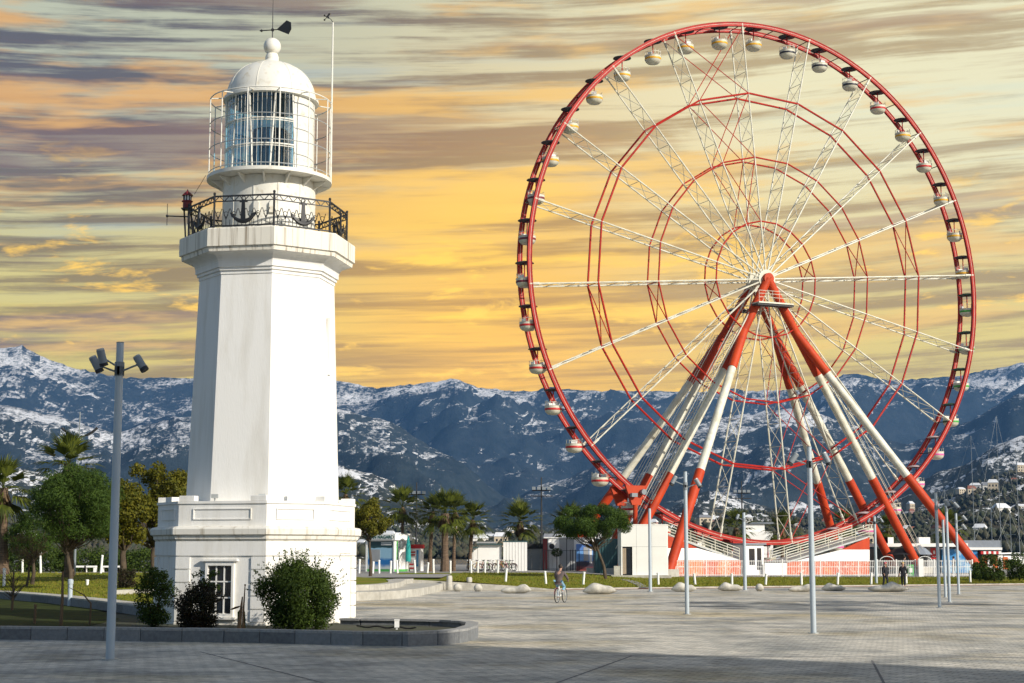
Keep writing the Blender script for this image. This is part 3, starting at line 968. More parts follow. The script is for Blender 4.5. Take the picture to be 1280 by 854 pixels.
# shaft, mouldings, flared capital, gallery slab
zs1 = zl(339, 2.3)
c8 = math.cos(math.pi / 8)
poly_lathe(octp, [(2.60 * c8, zc1), (2.31 * c8, zs1)]).build('shaft', M['white'], lh)
zs2, zs3, zs4 = zl(326, 2.5), zl(311, 2.85), zl(281, 2.95)
prof = [(2.34, zs1 - 0.03), (2.34, zs1 + 0.07), (2.40, zs1 + 0.09), (2.40, zs1 + 0.17), (2.46, zs1 + 0.19), (2.46, zs2)]
for t in np.linspace(0, 1, 8)[1:]:
    prof.append((2.46 + 0.44 * (1 - math.cos(t * math.pi / 2)), zs2 + (zs3 - zs2) * math.sin(t * math.pi / 2)))
poly_lathe(octp, [(r * c8, z) for r, z in prof]).build('capital', M['white'], lh)
zl_ = zs3 + 0.16
poly_lathe(octp, [(2.93 * c8, zs3 + 0.002), (2.95 * c8, zl_ - 0.02), (3.02 * c8, zl_), (3.02 * c8, zs4 - 0.04), (2.99 * c8, zs4)]).build('gallery_slab', M['white_slab'], lh)
# slit windows up the shaft (narrow recess on the right faces)
for phi in (90,):
    mb = MB(); n, t = face_dir(phi)
    for z0 in (8.2,):
        fbox(mb, phi, 2.46 * c8 - 0.02, -0.13, 0.13, z0, z0 + 1.9, -0.05, 0.03)
    fr = mb.build('slit_window', M['white'], lh)

# iron gallery railing, one panel for each side
RG = 2.72 * c8
hr = 1.08
for k in range(8):
    phi = 45 * k; n, t = face_dir(phi); hw = RG * math.tan(math.pi / 8)
    P = lambda u, z: n * RG + t * u + Vector((0, 0, zs4 + z))
    mb = MB()
    mb.bar(P(-hw, hr), P(hw, hr), 0.055, 0.045); mb.bar(P(-hw, hr - 0.17), P(hw, hr - 0.17), 0.04, 0.03); mb.bar(P(-hw, 0.10), P(hw, 0.10), 0.045, 0.045)
    m_ = 12
    for i in range(m_):
        u0 = -hw + 2 * hw * i / m_; u1 = -hw + 2 * hw * (i + 1) / m_
        mb.bar(P(u0, hr if i % 2 else hr - 0.17), P(u1, hr - 0.17 if i % 2 else hr), 0.022)
    m_ = 15
    for i in range(1, m_):
        u = -hw + 2 * hw * i / m_; up = 2 * hw / m_
        mb.bar(P(u, 0.10), P(u, 0.40 if i % 2 else 0.30), 0.018)
        if i % 2:
            mb.tube([P(u + 0.075 * math.cos(a), 0.48 + 0.085 * math.sin(a)) for a in np.linspace(0.3, 2 * math.pi + 0.3, 9)[:-1]], 0.011, 4, closed=True)
            mb.tube([P(u + up * 0.9 * s, 0.30 + 0.36 * s) for s in (0, 0.3, 0.6, 0.85, 1)], 0.013, 4)
            mb.tube([P(u - up * 0.9 * s, 0.30 + 0.36 * s) for s in (0, 0.3, 0.6, 0.85, 1)], 0.013, 4)
    panel = mb.build('railing_panel', M['black_iron'], lh)
    mb = MB(); q = n * RG * 1.0 + t * hw + Vector((0, 0, zs4))
    mb.cyl(q, q + Vector((0, 0, hr + 0.06)), 0.038, n=8); mb.sphere(q + Vector((0, 0, hr + 0.09)), 0.05, 8, 6)
    mb.build('railing_post', M['black_iron'], lh)
    # anchor ornament
    mb = MB(); o_ = RG + 0.06
    A = lambda u, z: n * o_ + t * u + Vector((0, 0, zs4 + z))
    mb.add([A(-0.05, 0.92), A(0.05, 0.92), A(0.085, 0.25), A(-0.085, 0.25)] + [x + n * 0.04 for x in (A(-0.05, 0.92), A(0.05, 0.92), A(0.085, 0.25), A(-0.085, 0.25))],
           [(3, 2, 1, 0), (4, 5, 6, 7), (0, 1, 5, 4), (1, 2, 6, 5), (2, 3, 7, 6), (3, 0, 4, 7)])
    arm = [A(0.42 * math.sin(a), 0.62 - 0.40 * math.cos(a)) for a in np.linspace(-1.15, 1.15, 13)]
    mb.tube(arm, [0.02 + 0.055 * math.cos(a) for a in np.linspace(-1.35, 1.35, 13)], 6)
    for s in (-1, 1):
        b = A(s * 0.40, 0.47); mb.add([A(s * 0.46, 0.52), A(s * 0.26, 0.44), A(s * 0.40, 0.36), A(s * 0.46, 0.52) + n * 0.03, A(s * 0.26, 0.44) + n * 0.03, A(s * 0.40, 0.36) + n * 0.03], [(0, 1, 2), (3, 5, 4), (0, 3, 4, 1), (1, 4, 5, 2), (2, 5, 3, 0)])
    mb.tube([A(0.07 * math.cos(a), 0.97 + 0.07 * math.sin(a)) for a in np.linspace(0, 2 * math.pi, 10)[:-1]], 0.016, 5, closed=True)
    mb.bar(A(-0.14, 0.86), A(0.14, 0.86), 0.035)
    mb.build('anchor_ornament', M['black_iron'], panel)

# lantern: drum, gallery floor, brackets
zf = zl(206, 2.1) - 0.11
mb = MB(); mb.lathe([(1.60, zs4 - 0.02), (1.60, zf - 0.06)], 40); drum = mb.build('lantern_drum', M['white_metal'], lh, smooth=40)
mb = MB()
for a in np.linspace(0, 2 * math.pi, 13)[:-1]:
    mb.box((1.60 * math.cos(a), 1.60 * math.sin(a), (zs4 + zf) / 2), (0.03, 0.05, zf - zs4 - 0.1), rz=a)
mb.build('drum_seams', M['white_metal'], drum)
for a in (-78, -96):
    a = R_(a) - LROT
    mb = MB(); c = Vector((1.61 * math.cos(a), 1.61 * math.sin(a), zs4 + 0.95)); d = Vector((math.cos(a), math.sin(a), 0)); t = Vector((-d.y, d.x, 0))
    poly = [(-0.09, -0.25), (0.09, -0.25), (0.09, 0.08), (0, 0.2), (-0.09, 0.08)]
    mb.rings([[c + t * u + Vector((0, 0, z)) - d * 0.02 for u, z in poly], [c + t * u + Vector((0, 0, z)) + d * 0.08 for u, z in poly]])
    mb.build('vent_hood', M['white_metal'], drum)
mb = MB(); mb.lathe([(1.55, zf - 0.05), (2.10, zf - 0.03), (2.16, zf - 0.02), (2.16, zf + 0.10), (2.10, zf + 0.11), (1.50, zf + 0.11)], 48)
floor_o = mb.build('lantern_gallery_floor', M['white_metal'], lh, smooth=35)
for a in np.linspace(0, 2 * math.pi, 15)[:-1]:
    mb = MB(); d = Vector((math.cos(a), math.sin(a), 0)); t = Vector((-d.y, d.x, 0)) * 0.03
    tri = [d * 1.59 + Vector((0, 0, zf - 0.05)), d * 2.05 + Vector((0, 0, zf - 0.05)), d * 1.59 + Vector((0, 0, zf - 0.34))]
    mb.rings([[p - t for p in tri], [p + t for p in tri]]); mb.build('bracket', M['white_metal'], lh)
# glazed lantern room
zg0, zg1 = zf + 0.11, zl(112, 1.6)
RL = 1.53
view0 = math.degrees(-LROT) + 8.8                  # direction towards the square in the lighthouse's own frame


def arc(phi0, phi1, r, z, n): return [Vector((r * math.sin(R_(p)), -r * math.cos(R_(p)), z)) for p in np.linspace(phi0, phi1, n)]


def shell(phi0, phi1, r, th, z0, z1, n):
    mb = MB(); o0, i0 = arc(phi0, phi1, r, z0, n), arc(phi0, phi1, r - th, z0, n)
    o1, i1 = arc(phi0, phi1, r, z1, n), arc(phi0, phi1, r - th, z1, n)
    V = o0 + i0 + o1 + i1; F = []
    for i in range(n - 1):
        F += [(i, i + 1, 2 * n + i + 1, 2 * n + i), (n + i + 1, n + i, 3 * n + i, 3 * n + i + 1), (2 * n + i, 2 * n + i + 1, 3 * n + i + 1, 3 * n + i), (n + i, n + i + 1, i + 1, i)]
    F += [(0, 2 * n, 3 * n, n), (n - 1, 2 * n - 1, 4 * n - 1, 3 * n - 1)]
    mb.add(V, F); return mb


pan0, pan1 = view0 + 31, view0 + 108
shell(pan0, pan1, RL, 0.04, zg0, zg1, 20).build('blind_panel', M['white_metal'], lh, smooth=40)
gl_ang = np.linspace(pan1, pan0 + 360, 11)
for a, b in zip(gl_ang, gl_ang[1:]):
    shell(a + 0.6, b - 0.6, RL - 0.02, 0.012, zg0, zg1, 4).build('lantern_pane', M['glass_sky_tint'], lh, smooth=60)
for i, a in enumerate(gl_ang):
    tilt = 2.8 * (1 if i % 2 else -1)
    p0 = arc(a - tilt, a, RL + 0.01, zg0, 2)[0]; p1 = arc(a + tilt, a, RL + 0.01, zg1, 2)[0]
    mb = MB(); mb.cyl(p0, p1, 0.032, n=6); mb.build('mullion', M['white_metal'], lh)
for fz in (0.335, 0.66):
    mb = MB(); zz = zg0 + (zg1 - zg0) * fz
    mb.tube(arc(pan1, pan0 + 360, RL + 0.015, zz, 40), 0.032, 6); mb.build('astragal', M['white_metal'], lh)
    mb = MB(); mb.tube(arc(pan1, pan0 + 360, RL + 0.015, zz - 0.07, 40), 0.016, 4); mb.build('astragal', M['white_metal'], lh)
mb = MB()
for a in np.arange(view0 - 78, view0 + 28, 5.6):
    q = arc(a, a, RL + 0.07, 0, 2)[0]
    mb.cyl(q + Vector((0, 0, zg0)), q + Vector((0, 0, zg1 + 0.02)), 0.0065, n=5, cap=False)
stuff(mb.build('window_grille', M['white_metal'], lh))
# inside: shade, lens barrel on its pedestal
mb = MB(); mb.lathe([(0.05, zg1 - 0.10), (1.47, zg1 - 0.10), (1.47, zg1 - 0.02), (0.05, zg1 - 0.02)], 32); mb.build('lantern_ceiling', M['dark'], lh)
mb = MB(); mb.lathe([(0.30, zg0), (0.62, zg0 + 0.02), (0.66, zg0 + 0.1), (0.68, zg0 + 1.55), (0.60, zg0 + 1.68), (0.25, zg0 + 1.75)], 24)
lens = mb.build('lens_barrel', M['dark'], lh, smooth=35)
for a in np.linspace(0, 2 * math.pi, 11)[:-1]:
    mb = MB(); mb.bar((0.70 * math.cos(a), 0.70 * math.sin(a), zg0 + 0.1), (0.70 * math.cos(a), 0.70 * math.sin(a), zg0 + 1.58), 0.05); mb.build('lens_rib', M['dark_red'] if False else M['head_paint'], lens)
# dome with ribs, neck, ball
zd1 = zl(79, 0.0)
prof = [(1.60, zg1 - 0.04), (1.66, zg1 - 0.02), (1.66, zg1 + 0.07), (1.58, zg1 + 0.10)]
for t in np.linspace(0.02, 0.97, 14): prof.append((1.54 * math.cos(t * math.pi / 2) ** 0.92 + 0.02, zg1 + 0.10 + (zd1 - zg1 - 0.10) * math.sin(t * math.pi / 2)))
mb = MB(); mb.lathe(prof, 40); dome = mb.build('dome', M['white_metal'], lh, smooth=40)
mb = MB()
for a in np.linspace(0, 2 * math.pi, 9)[:-1]:
    mb.tube([Vector((r * 1.002 * math.cos(a), r * 1.004 * math.sin(a), z)) for r, z in prof[3:]], 0.010, 4)
mb.build('dome_seams', M['white_metal'], dome)
zb = zl(58.5)
mb = MB(); mb.lathe([(0.42, zd1 - 0.06), (0.30, zd1 + 0.03), (0.23, zd1 + 0.10), (0.24, zd1 + 0.2), (0.19, zb - 0.26)], 20); mb.build('dome_neck', M['white_metal'], lh, smooth=50)
mb = MB(); mb.sphere((0, 0, zb), 0.305, 20, 14); mb.build('finial_ball', M['white_metal'], lh, smooth=180)
# weather vane
mb = MB(); mb.cyl((0, 0, zb + 0.29), (0, 0, zb + 2.0), 0.024, 0.010, 6); rod = mb.build('vane_rod', M['black_iron'], lh)
zv = zl(37.5); vd = Matrix.Rotation(-LROT, 3, 'Z') @ Vector((0.97, -0.22, 0)).normalized()
mb = MB(); mb.cyl(vd * -0.40, vd * 0.30, 0.018, n=6)
mb.cyl(vd * -0.40, vd * -0.50, 0.055, 0.002, 6)
poly = [(0.15, 0.0), (0.52, 0.30), (0.68, 0.22), (0.70, -0.02), (0.60, -0.20)]
nn = Vector((-vd.y, vd.x, 0)) * 0.012
mb.rings([[vd * u + Vector((0, 0, z)) - nn for u, z in poly], [vd * u + Vector((0, 0, z)) + nn for u, z in poly]])
mb.sphere((0, 0, 0), 0.06, 8, 6)
for v in range(len(mb.v)): mb.v[v] = (mb.v[v][0], mb.v[v][1], mb.v[v][2] + zv)
mb.build('wind_vane', M['black_iron'], rod)
# outer cage: posts, hoops, struts back to the dome
RC = 2.10
zt_ = zg1 - 0.02
cage_a = np.linspace(0, 360, 13)[:-1] + view0 - 82
for i, a in enumerate(cage_a):
    q = arc(a, a, RC, 0, 2)[0]; e = arc(a, a, RL + 0.08, 0, 2)[0]
    mb = MB(); mb.cyl(q + Vector((0, 0, zg0 - 0.05)), q + Vector((0, 0, zt_)), 0.021, n=6); post = mb.build('cage_post', M['white_metal'], lh)
    mb = MB(); mb.cyl(q + Vector((0, 0, zt_)), e + Vector((0, 0, zt_ + 0.05)), 0.02, n=6); mb.build('cage_strut', M['white_metal'], post)
for f_ in (0.04, 0.34, 0.67, 1.0):
    mb = MB(); mb.tube(arc(0, 360, RC, zg0 + (zt_ - zg0) * f_, 61)[:-1], 0.016 if f_ < 1 else 0.022, 5, closed=True)
    mb.build('cage_hoop', M['white_metal'] if f_ in (1.0,) else M['steel'], lh)
# instrument mast with anemometer on the right of the cage
mq = arc(view0 + 84, 0, RC + 0.02, 0, 2)[0]; zt2 = zl(27)
mb = MB(); mb.cyl(mq + Vector((0, 0, zg0 - 0.1)), mq + Vector((0, 0, zt2)), 0.042, 0.028, 8); mast = mb.build('instrument_mast', M['white_metal'], lh)
W2L = Matrix.Rotation(-LROT, 3, 'Z')
mb = MB(); top = mq + Vector((0, 0, zt2)); mb.tube([top, top + W2L @ Vector((-0.06, 0, 0.10)), top + W2L @ Vector((-0.16, 0, 0.17))], 0.012, 5)
for a in (0, 2.1, 4.2):
    e = top + W2L @ Vector((-0.26 + 0.09 * math.cos(a), 0.03, 0.18 + 0.09 * math.sin(a))); mb.cyl(top + W2L @ Vector((-0.22, 0, 0.18)), e, 0.012, n=5); mb.sphere(e, 0.035, 6, 5)
mb.bar(top + W2L @ Vector((-0.22, 0, 0.18)), top + W2L @ Vector((-0.12, 0, 0.32)), 0.03, 0.06); mb.build('anemometer', M['black_iron'], mast)
mb = MB(); aq = W2L @ (at(205, 270, 52.6) - Vector((LX, LY, 0))); bq = W2L @ (at(233, 271, 52.6) - Vector((LX, LY, 0)))
mb.cyl(aq, bq, 0.022, n=6); mb.cyl(aq + Vector((0, 0, -0.32)), aq + Vector((0, 0, 0.42)), 0.012, n=5); mb.sphere(aq, 0.05, 8, 6)
mb.cyl(bq + Vector((0, 0, -0.25)), bq + Vector((0, 0, 0.25)), 0.05, n=8)
mb.build('radio_aerial', M['black_iron'], lh)
mb = MB(); cq = W2L @ (at(240, 243, 52.8) - Vector((LX, LY, 0))); dq = W2L @ (at(255, 219, 52.8) - Vector((LX, LY, 0)))
mb.cyl(cq, dq, 0.008, n=4); mb.build('guy_wire', M['black_iron'], lh)
# floodlights on the ledge at the foot of the shaft
for u in (-0.7, 0.9):
    mb = MB(); n, t = face_dir(0); c = n * 2.72 + t * u + Vector((0, 0, zp + 0.16)); mb.box(c, (0.22, 0.14, 0.12), rz=0.2); mb.bar(c - Vector((0, 0, 0.16)), c, 0.04)
    mb.build('floodlight', M['steel'], lh)

# the little red lantern house that stands on the gallery corner
rq = at(234, 258, 52.7)
ml = thing('model_lighthouse', 'tiny red lantern house perched on the corner of the iron gallery', 'model', (rq.x, rq.y, zs4 + hr + 0.02))
mb = MB(); mb.lathe([(0.15, 0), (0.15, 0.22), (0.19, 0.23), (0.19, 0.26)], 8); mb.build('drum', M['dark_red'], ml)
mb = MB(); mb.lathe([(0.12, 0.26), (0.12, 0.44)], 8); mb.build('lantern', M['panel_white'], ml)
mb = MB()
for i in range(8): mb.bar((0.125 * math.cos(i * .785), 0.125 * math.sin(i * .785), 0.26), (0.125 * math.cos(i * .785), 0.125 * math.sin(i * .785), 0.44), 0.03)
mb.build('lantern_bars', M['dark'], ml)
mb = MB(); mb.lathe([(0.20, 0.44), (0.12, 0.53), (0.03, 0.60), (0.015, 0.66)], 8); mb.build('roof', M['dark_red'], ml)
mb = MB(); mb.bar((-0.1, 0, -0.04), (-0.02, 0.0, -1.1), 0.05); mb.bar((0.12, 0, -0.04), (0.25, 0, -1.1), 0.05); mb.box((0, 0, -0.02), (0.34, 0.34, 0.04)); mb.build('bracket_stand', M['black_iron'], ml)


# ------------------------------------------------------------ ferris wheel
WHX, WHY, WA, WR, WH = 24.648, 156.609, 0.42617, 25.80, 29.18
WW = 2.15
fw = thing('ferris_wheel', 'huge red and white ferris wheel on splayed tubular legs', 'ferris wheel', (WHX, WHY, 0), WA)
# own frame: x along the wheel plane (to the right), -y towards the square, z up
TH0 = R_(-5.0)


def wp(r, th, n): return Vector((r * math.sin(th), -n, WH + r * math.cos(th)))


def ring_band(name, n, w, rr0, rr1, m, parent=fw, seg=160, yo=0):
    mb = MB(); V = []
    for i in range(seg):
        th = 2 * math.pi * i / seg
        for r, k in ((rr0, n - w / 2), (rr1, n - w / 2), (rr1, n + w / 2), (rr0, n + w / 2)): V.append(wp(r, th, k))
    F = []
    for i in range(seg):
        a, b = i * 4, ((i + 1) % seg) * 4
        for j in range(4): F.append((a + j, a + (j + 1) % 4, b + (j + 1) % 4, b + j))
    mb.add(V, F)
    return mb.build(name, m, parent, smooth=40)


for s in (1, -1):
    n = s * WW / 2
    rim = ring_band('rim', n, 0.20, WR - 0.17, WR + 0.17, M['wheel_red'])
    ring_band('rim_flange', n, 0.28, WR + 0.172, WR + 0.22, M['wheel_red'], rim)
    ring_band('rim_flange', n, 0.28, WR - 0.22, WR - 0.172, M['wheel_red'], rim)
    ring_band('light_strip', n + 0.105, 0.02, WR - 0.012, WR + 0.012, M['wheel_white'], rim)
mb = MB()
for i in range(80):
    th = TH0 + 2 * math.pi * i / 80
    mb.cyl(wp(WR, th, -WW / 2), wp(WR, th, WW / 2), 0.05, n=5)
for i in range(40):
    pass
stuff(mb.build('rim_ties', M['dark'], fw))

NS = 20
spoke_proto = None
mbs = MB()
levels = [0.75 + (WR - 1.05) * (i / 11) for i in range(12)]
for s in (1, -1): mbs.cyl((0, -s * WW / 2, 0.7), (0, -s * WW / 2, WR - 0.2), 0.085, 0.07, 6)
for i, r in enumerate(levels[1:-1]):
    mbs.cyl((0, -WW / 2, r), (0, WW / 2, r), 0.032, n=5, cap=False)
mbl = MB()
for i in range(11):
    a, b = levels[i], levels[i + 1]
    if i == 0: continue
    mbl.cyl((0, -WW / 2, a), (0, WW / 2, b), 0.030, n=5, cap=False); mbl.cyl((0, WW / 2, a), (0, -WW / 2, b), 0.030, n=5, cap=False)
mbe = {s: MB().cyl((0, -s * WW / 2, WR - 0.9), (0, -s * WW / 2, WR + 0.1), 0.13, n=6) for s in (1, -1)}
for k in range(NS):
    th = TH0 + 2 * math.pi * k / NS
    if k == 0:
        sp = mbs.build('spoke', M['wheel_white'], fw); lt = mbl.build('lattice', M['wheel_white'], sp); en = [mbe[s].build('spoke_end', M['wheel_white'], sp) for s in (1, -1)]
        spoke_proto = sp
    else:
        sp = copy_tree(spoke_proto, fw)
    sp.location = (0, 0, WH); sp.rotation_euler = (0, th, 0)

for ratio in (0.727, 0.475, 0.225):
    r = WR * ratio
    for k in range(NS):
        a, b = TH0 + 2 * math.pi * k / NS, TH0 + 2 * math.pi * (k + 1) / NS
        rad = 0.10 if ratio > 0.6 else 0.08
        for s in (1, -1):
            mb = MB(); mb.cyl(wp(r, a, s * WW / 2), wp(r, b, s * WW / 2), rad, n=6)
            mb.build('inner_ring', M['wheel_red'], fw)
# braced bays
sect = [NS * q // 4 for q in range(4)]
for q in range(4):
    k = (19 + 5 * q) % NS
    a, b = TH0 + 2 * math.pi * k / NS, TH0 + 2 * math.pi * (k + 1) / NS
    rr = [WR * 0.225, WR * 0.475, WR * 0.727, WR * 0.99]
    if q in (0, 2):
        for r0, r1 in zip(rr, rr[1:]):
            mb = MB()
            for s in (1, -1):
                mb.cyl(wp(r0, a, s * WW / 2), wp(r1, b, s * WW / 2), 0.045, n=5); mb.cyl(wp(r0, b, s * WW / 2), wp(r1, a, s * WW / 2), 0.045, n=5)
            mb.build('cross_brace', M['wheel_red'], fw)
    else:
        for r0 in rr[:3]:
            mb = MB()
            mb.cyl(wp(r0, a, -WW / 2), wp(r0, b, WW / 2), 0.05, n=5); mb.cyl(wp(r0, a, WW / 2), wp(r0, b, -WW / 2), 0.05, n=5)
            mb.cyl(wp(r0, a, -WW / 2), wp(r0, a, WW / 2), 0.04, n=5); mb.cyl(wp(r0, b, -WW / 2), wp(r0, b, WW / 2), 0.04, n=5)
            mb.build('cross_brace', M['wheel_red'], fw)
# hub
mb = MB(); mb.cyl((0, -1.5, WH), (0, 1.6, WH), 0.42, n=20); hub = mb.build('hub', M['wheel_white'], fw, smooth=40)
for s in (1, -1):
    mb = MB(); mb.cyl((0, -s * (WW / 2 - 0.12), WH), (0, -s * (WW / 2 + 0.12), WH), 0.95, n=24); mb.build('hub_flange', M['wheel_white'], hub, smooth=40)
    for i in range(20):
        th = TH0 + 2 * math.pi * i / 20
    mb = MB(); mb.cyl((0, -s * (WW / 2 + 0.12), WH), (0, -s * 1.6 + (0.2 if s < 0 else 0), WH), 0.55, n=20); mb.build('hub_bearing', M['leg_red'], hub, smooth=40)
# legs: a single stem from the hub that forks into two struts
NX = -1.0
GZ = 0.35


def leg(side, s):
    """side: +1 near axle end, s: -1 left, +1 right"""
    apex = Vector((0.0, -(1.3 * side), WH))
    fork = Vector((0.5 + s * 3.04, -(1.79 * side + NX), 24.0))
    mb = MB(); mb.tube([apex, fork + (fork - apex) * 0.03], 0.44, 14)
    stem = mb.build('leg_stem', M['leg_red'], fw, smooth=50)
    for nb, outer in ((11.2, True), (2.0, False)):
        base = Vector((0.5 + s * 17.4, -(nb * side + NX), GZ))
        d = base - fork
        P = lambda t: fork + d * t
        cuts = (0.0, 0.17, 0.60, 1.0) if side > 0 else (0.0, 0.20, 0.60, 1.0)
        mb = MB(); mb.cyl(P(cuts[1] - 0.002), P(cuts[2] + 0.002), 0.40, n=14); strut = mb.build('leg', M['wheel_white'], fw, smooth=50)
        mb = MB(); mb.cyl(fork - d.normalized() * 0.3, P(cuts[1]), 0.45, n=14); mb.build('leg_upper', M['leg_red'], strut, smooth=50)
        mb = MB(); mb.cyl(P(cuts[2]), P(0.985), 0.45, n=14); mb.build('leg_lower', M['leg_red'], strut, smooth=50)
        mb = MB(); mb.box(base + Vector((0, 0, 0.3)), (1.5, 1.5, 0.7)); mb.build('footing', M['concrete'], strut)
        if (side > 0 and not outer) or (side < 0 and s < 0 and not outer):
            off = Vector((s * 0.62, 0, 0.35)); lad = MB(); rung = MB()
            for q in (-0.28, 0.28):
                o_ = off + Vector((0, q, 0)); lad.cyl(P(0.02) + o_, P(0.93) + o_, 0.035, n=5); lad.cyl(P(0.02) + o_ + Vector((s * 0.35, 0, 0.45)), P(0.93) + o_ + Vector((s * 0.35, 0, 0.45)), 0.022, n=5)
            for i in range(90):
                t = 0.02 + 0.91 * i / 89
                rung.cyl(P(t) + off + Vector((0, -0.28, 0)), P(t) + off + Vector((0, 0.28, 0)), 0.018, n=4, cap=False)
            l_ = lad.build('ladder', M['wheel_white'], strut); stuff(rung.build('rungs', M['steel'], l_))


for side in (1, -1):
    for s in (-1, 1): leg(side, s)
# service platforms under the hub
for side in (1, -1):
    y = -(1.9 * side - 0.3)
    zz = WH - 2.6
    mb = MB(); mb.box((0.1, y - side * 0.4, zz), (4.0, 1.2, 0.14)); pf = mb.build('service_platform', M['wheel_white'], fw)
    mb = MB()
    for x in np.linspace(-1.9, 2.0, 6): mb.cyl((x, y - side * 1.02, zz + 0.08), (x, y - side * 1.02, zz + 1.15), 0.02, n=5)
    for h in (0.5, 0.85, 1.15): mb.cyl((-1.9, y - side * 1.02, zz + h), (2.0, y - side * 1.02, zz + h), 0.025, n=5)
    mb.build('handrail', M['wheel_white'], pf)
    mb = MB(); mb.box((0.1, y - side * 0.4, zz - 0.17), (4.2, 1.0, 0.16)); mb.build('platform_beam', M['dark'], pf)
# drive units at the rim near the ground
for s in (-1,):
    th = math.pi - s * R_(36) if s > 0 else math.pi + R_(36)
    c = wp(WR, th, 0)
    mb = MB()
    for n_ in (-1, 1):
        mb.add([c + Vector((-1.1, n_ * 1.6, 0.3)), c + Vector((1.0, n_ * 1.6, 0.3)), c + Vector((0.5, n_ * 1.6, -1.5)), c + Vector((-0.4, n_ * 1.6, -1.5)),
                c + Vector((-1.1, n_ * 1.3, 0.3)), c + Vector((1.0, n_ * 1.3, 0.3)), c + Vector((0.5, n_ * 1.3, -1.5)), c + Vector((-0.4, n_ * 1.3, -1.5))],
               [(0, 1, 2, 3), (7, 6, 5, 4), (0, 4, 5, 1), (1, 5, 6, 2), (2, 6, 7, 3), (3, 7, 4, 0)])
    mb.cyl((c.x, c.y - 1.4, c.z - 1.4), (c.x, c.y - 1.4, GZ), 0.22, n=8); mb.cyl((c.x, c.y + 1.4, c.z - 1.4), (c.x, c.y + 1.4, GZ), 0.22, n=8)
    du = mb.build('drive_unit', M['leg_red'], fw)
    mb = MB(); mb.cyl(c + Vector((0.6, -1.7, -0.3)), c + Vector((0.6, -2.1, -0.3)), 0.26, n=14); mb.box(c + Vector((-0.4, -1.9, -0.6)), (0.6, 0.4, 0.35)); mb.build('motor', M['head_paint'], du)

# gondolas
band_cols = {'yellow': (0.70, 0.36, 0.01), 'red': (0.50, 0.02, 0.015), 'black': (0.02, 0.02, 0.03), 'green': (0.06, 0.36, 0.05), 'pink': (0.62, 0.12, 0.33), 'maroon': (0.16, 0.02, 0.03)}
bm_ = {k: mat('gondola_band_' + k, v, 0.5, var=0.1) for k, v in band_cols.items()}
cm_ = {k: mat('canopy_' + k, c, 0.6, var=0.2) for k, c in (('dark', (0.035, 0.036, 0.04)), ('green', (0.012, 0.07, 0.04)), ('pale', (0.55, 0.42, 0.42)))}


def make_gondola():
    g = thing('gondola', '', 'gondola')
    mb = MB(); mb.lathe([(0.05, 0.26), (0.5, 0.22), (1.02, 0.08), (1.04, 0.02), (0.98, 0.0), (0.1, 0.06)], 20); mb.build('canopy', None, g, smooth=40)
    mb = MB(); mb.cyl((0, 0, 0.05), (0, 0, -2.2), 0.065, n=8); mb.build('pole', M['wheel_red'], g)
    mb = MB(); mb.lathe([(0.25, -2.46), (0.62, -2.38), (0.86, -2.18), (0.93, -2.0)], 22, capt=False); bo = mb.build('bowl', M['wheel_white'], g, smooth=60)
    mb = MB(); mb.lathe([(0.932, -2.0), (0.95, -1.98), (0.95, -1.80), (0.935, -1.78)], 22, capb=False, capt=False); mb.build('band', None, g, smooth=60)
    mb = MB(); mb.lathe([(0.93, -1.78), (0.94, -1.60), (0.97, -1.58), (0.97, -1.55), (0.88, -1.55), (0.86, -2.0), (0.5, -2.15), (0.05, -2.16)], 22, capb=False); mb.build('upper_shell', M['wheel_white'], g, smooth=40)
    mb = MB()
    for a in np.linspace(0.3, 6.58, 13)[:-1]:
        if 1.2 < a < 2.0: continue
        mb.cyl((0.9 * math.cos(a), 0.9 * math.sin(a), -1.56), (0.9 * math.cos(a), 0.9 * math.sin(a), -1.18 if a < 4 else -1.0), 0.022, n=4)
    mb.tube([(0.9 * math.cos(a), 0.9 * math.sin(a), -1.18) for a in np.linspace(2.0, 7.4, 20)], 0.024, 4)
    mb.build('hand_rail', M['wheel_white'], g)
    for a in (0.5, 3.6):
        mb = MB(); mb.box((0.6 * math.cos(a), 0.6 * math.sin(a), -1.5), (0.12, 0.6, 0.55), rz=a); mb.build('seat_back', M['panel_white'], g)
    return g


gproto = make_gondola()


def gcol(deg):
    d = deg % 360
    if 330 <= d < 360: return 'yellow'
    if 290 <= d < 330: return 'yellow'
    if d < 32: return 'black'
    if d < 62: return 'red' if int(d / 9) % 2 else 'yellow'
    if d < 82: return 'yellow'
    if d < 118: return 'green'
    if d < 172: return 'pink'
    if d < 190: return 'red'
    if d < 262: return 'red'
    return 'maroon'


nearword = {'yellow': 'hanging in the upper rim', 'black': 'hanging beside the crown of the rim', 'green': 'under a green canopy in the rim', 'pink': 'hanging in the lower rim', 'red': 'hanging in the rim', 'maroon': 'hanging in the outer rim beside the mountains'}
ang = 0
first = True
for k in range(40):
    deg = -14.0 + 4.5 + 9 * k
    col = gcol(deg)
    g = gproto if first else copy_tree(gproto); first = False
    p = Matrix.Rotation(WA, 3, 'Z') @ wp(WR, R_(deg), 0) + Vector((WHX, WHY, 0))
    g.scale = (0.85, 0.85, 0.92); g.location = p; g.rotation_euler = (0, 0, random.uniform(0, 6.28))
    g['label'] = f'white bowl gondola with a {col} band {nearword[col]}'
    g['group'] = f'gondolas with {col} bands'
    for ch in g.children:
        nm = ch.name.split('.')[0]
        if nm in ('band', 'canopy'):
            ch.data = ch.data.copy() if False else ch.data
            if not ch.data.materials: ch.data.materials.append(M['dark'])
            ch.material_slots[0].link = 'OBJECT'
            ch.material_slots[0].material = bm_[col] if nm == 'band' else cm_['green' if col == 'green' else 'pale' if col == 'pink' else 'dark']


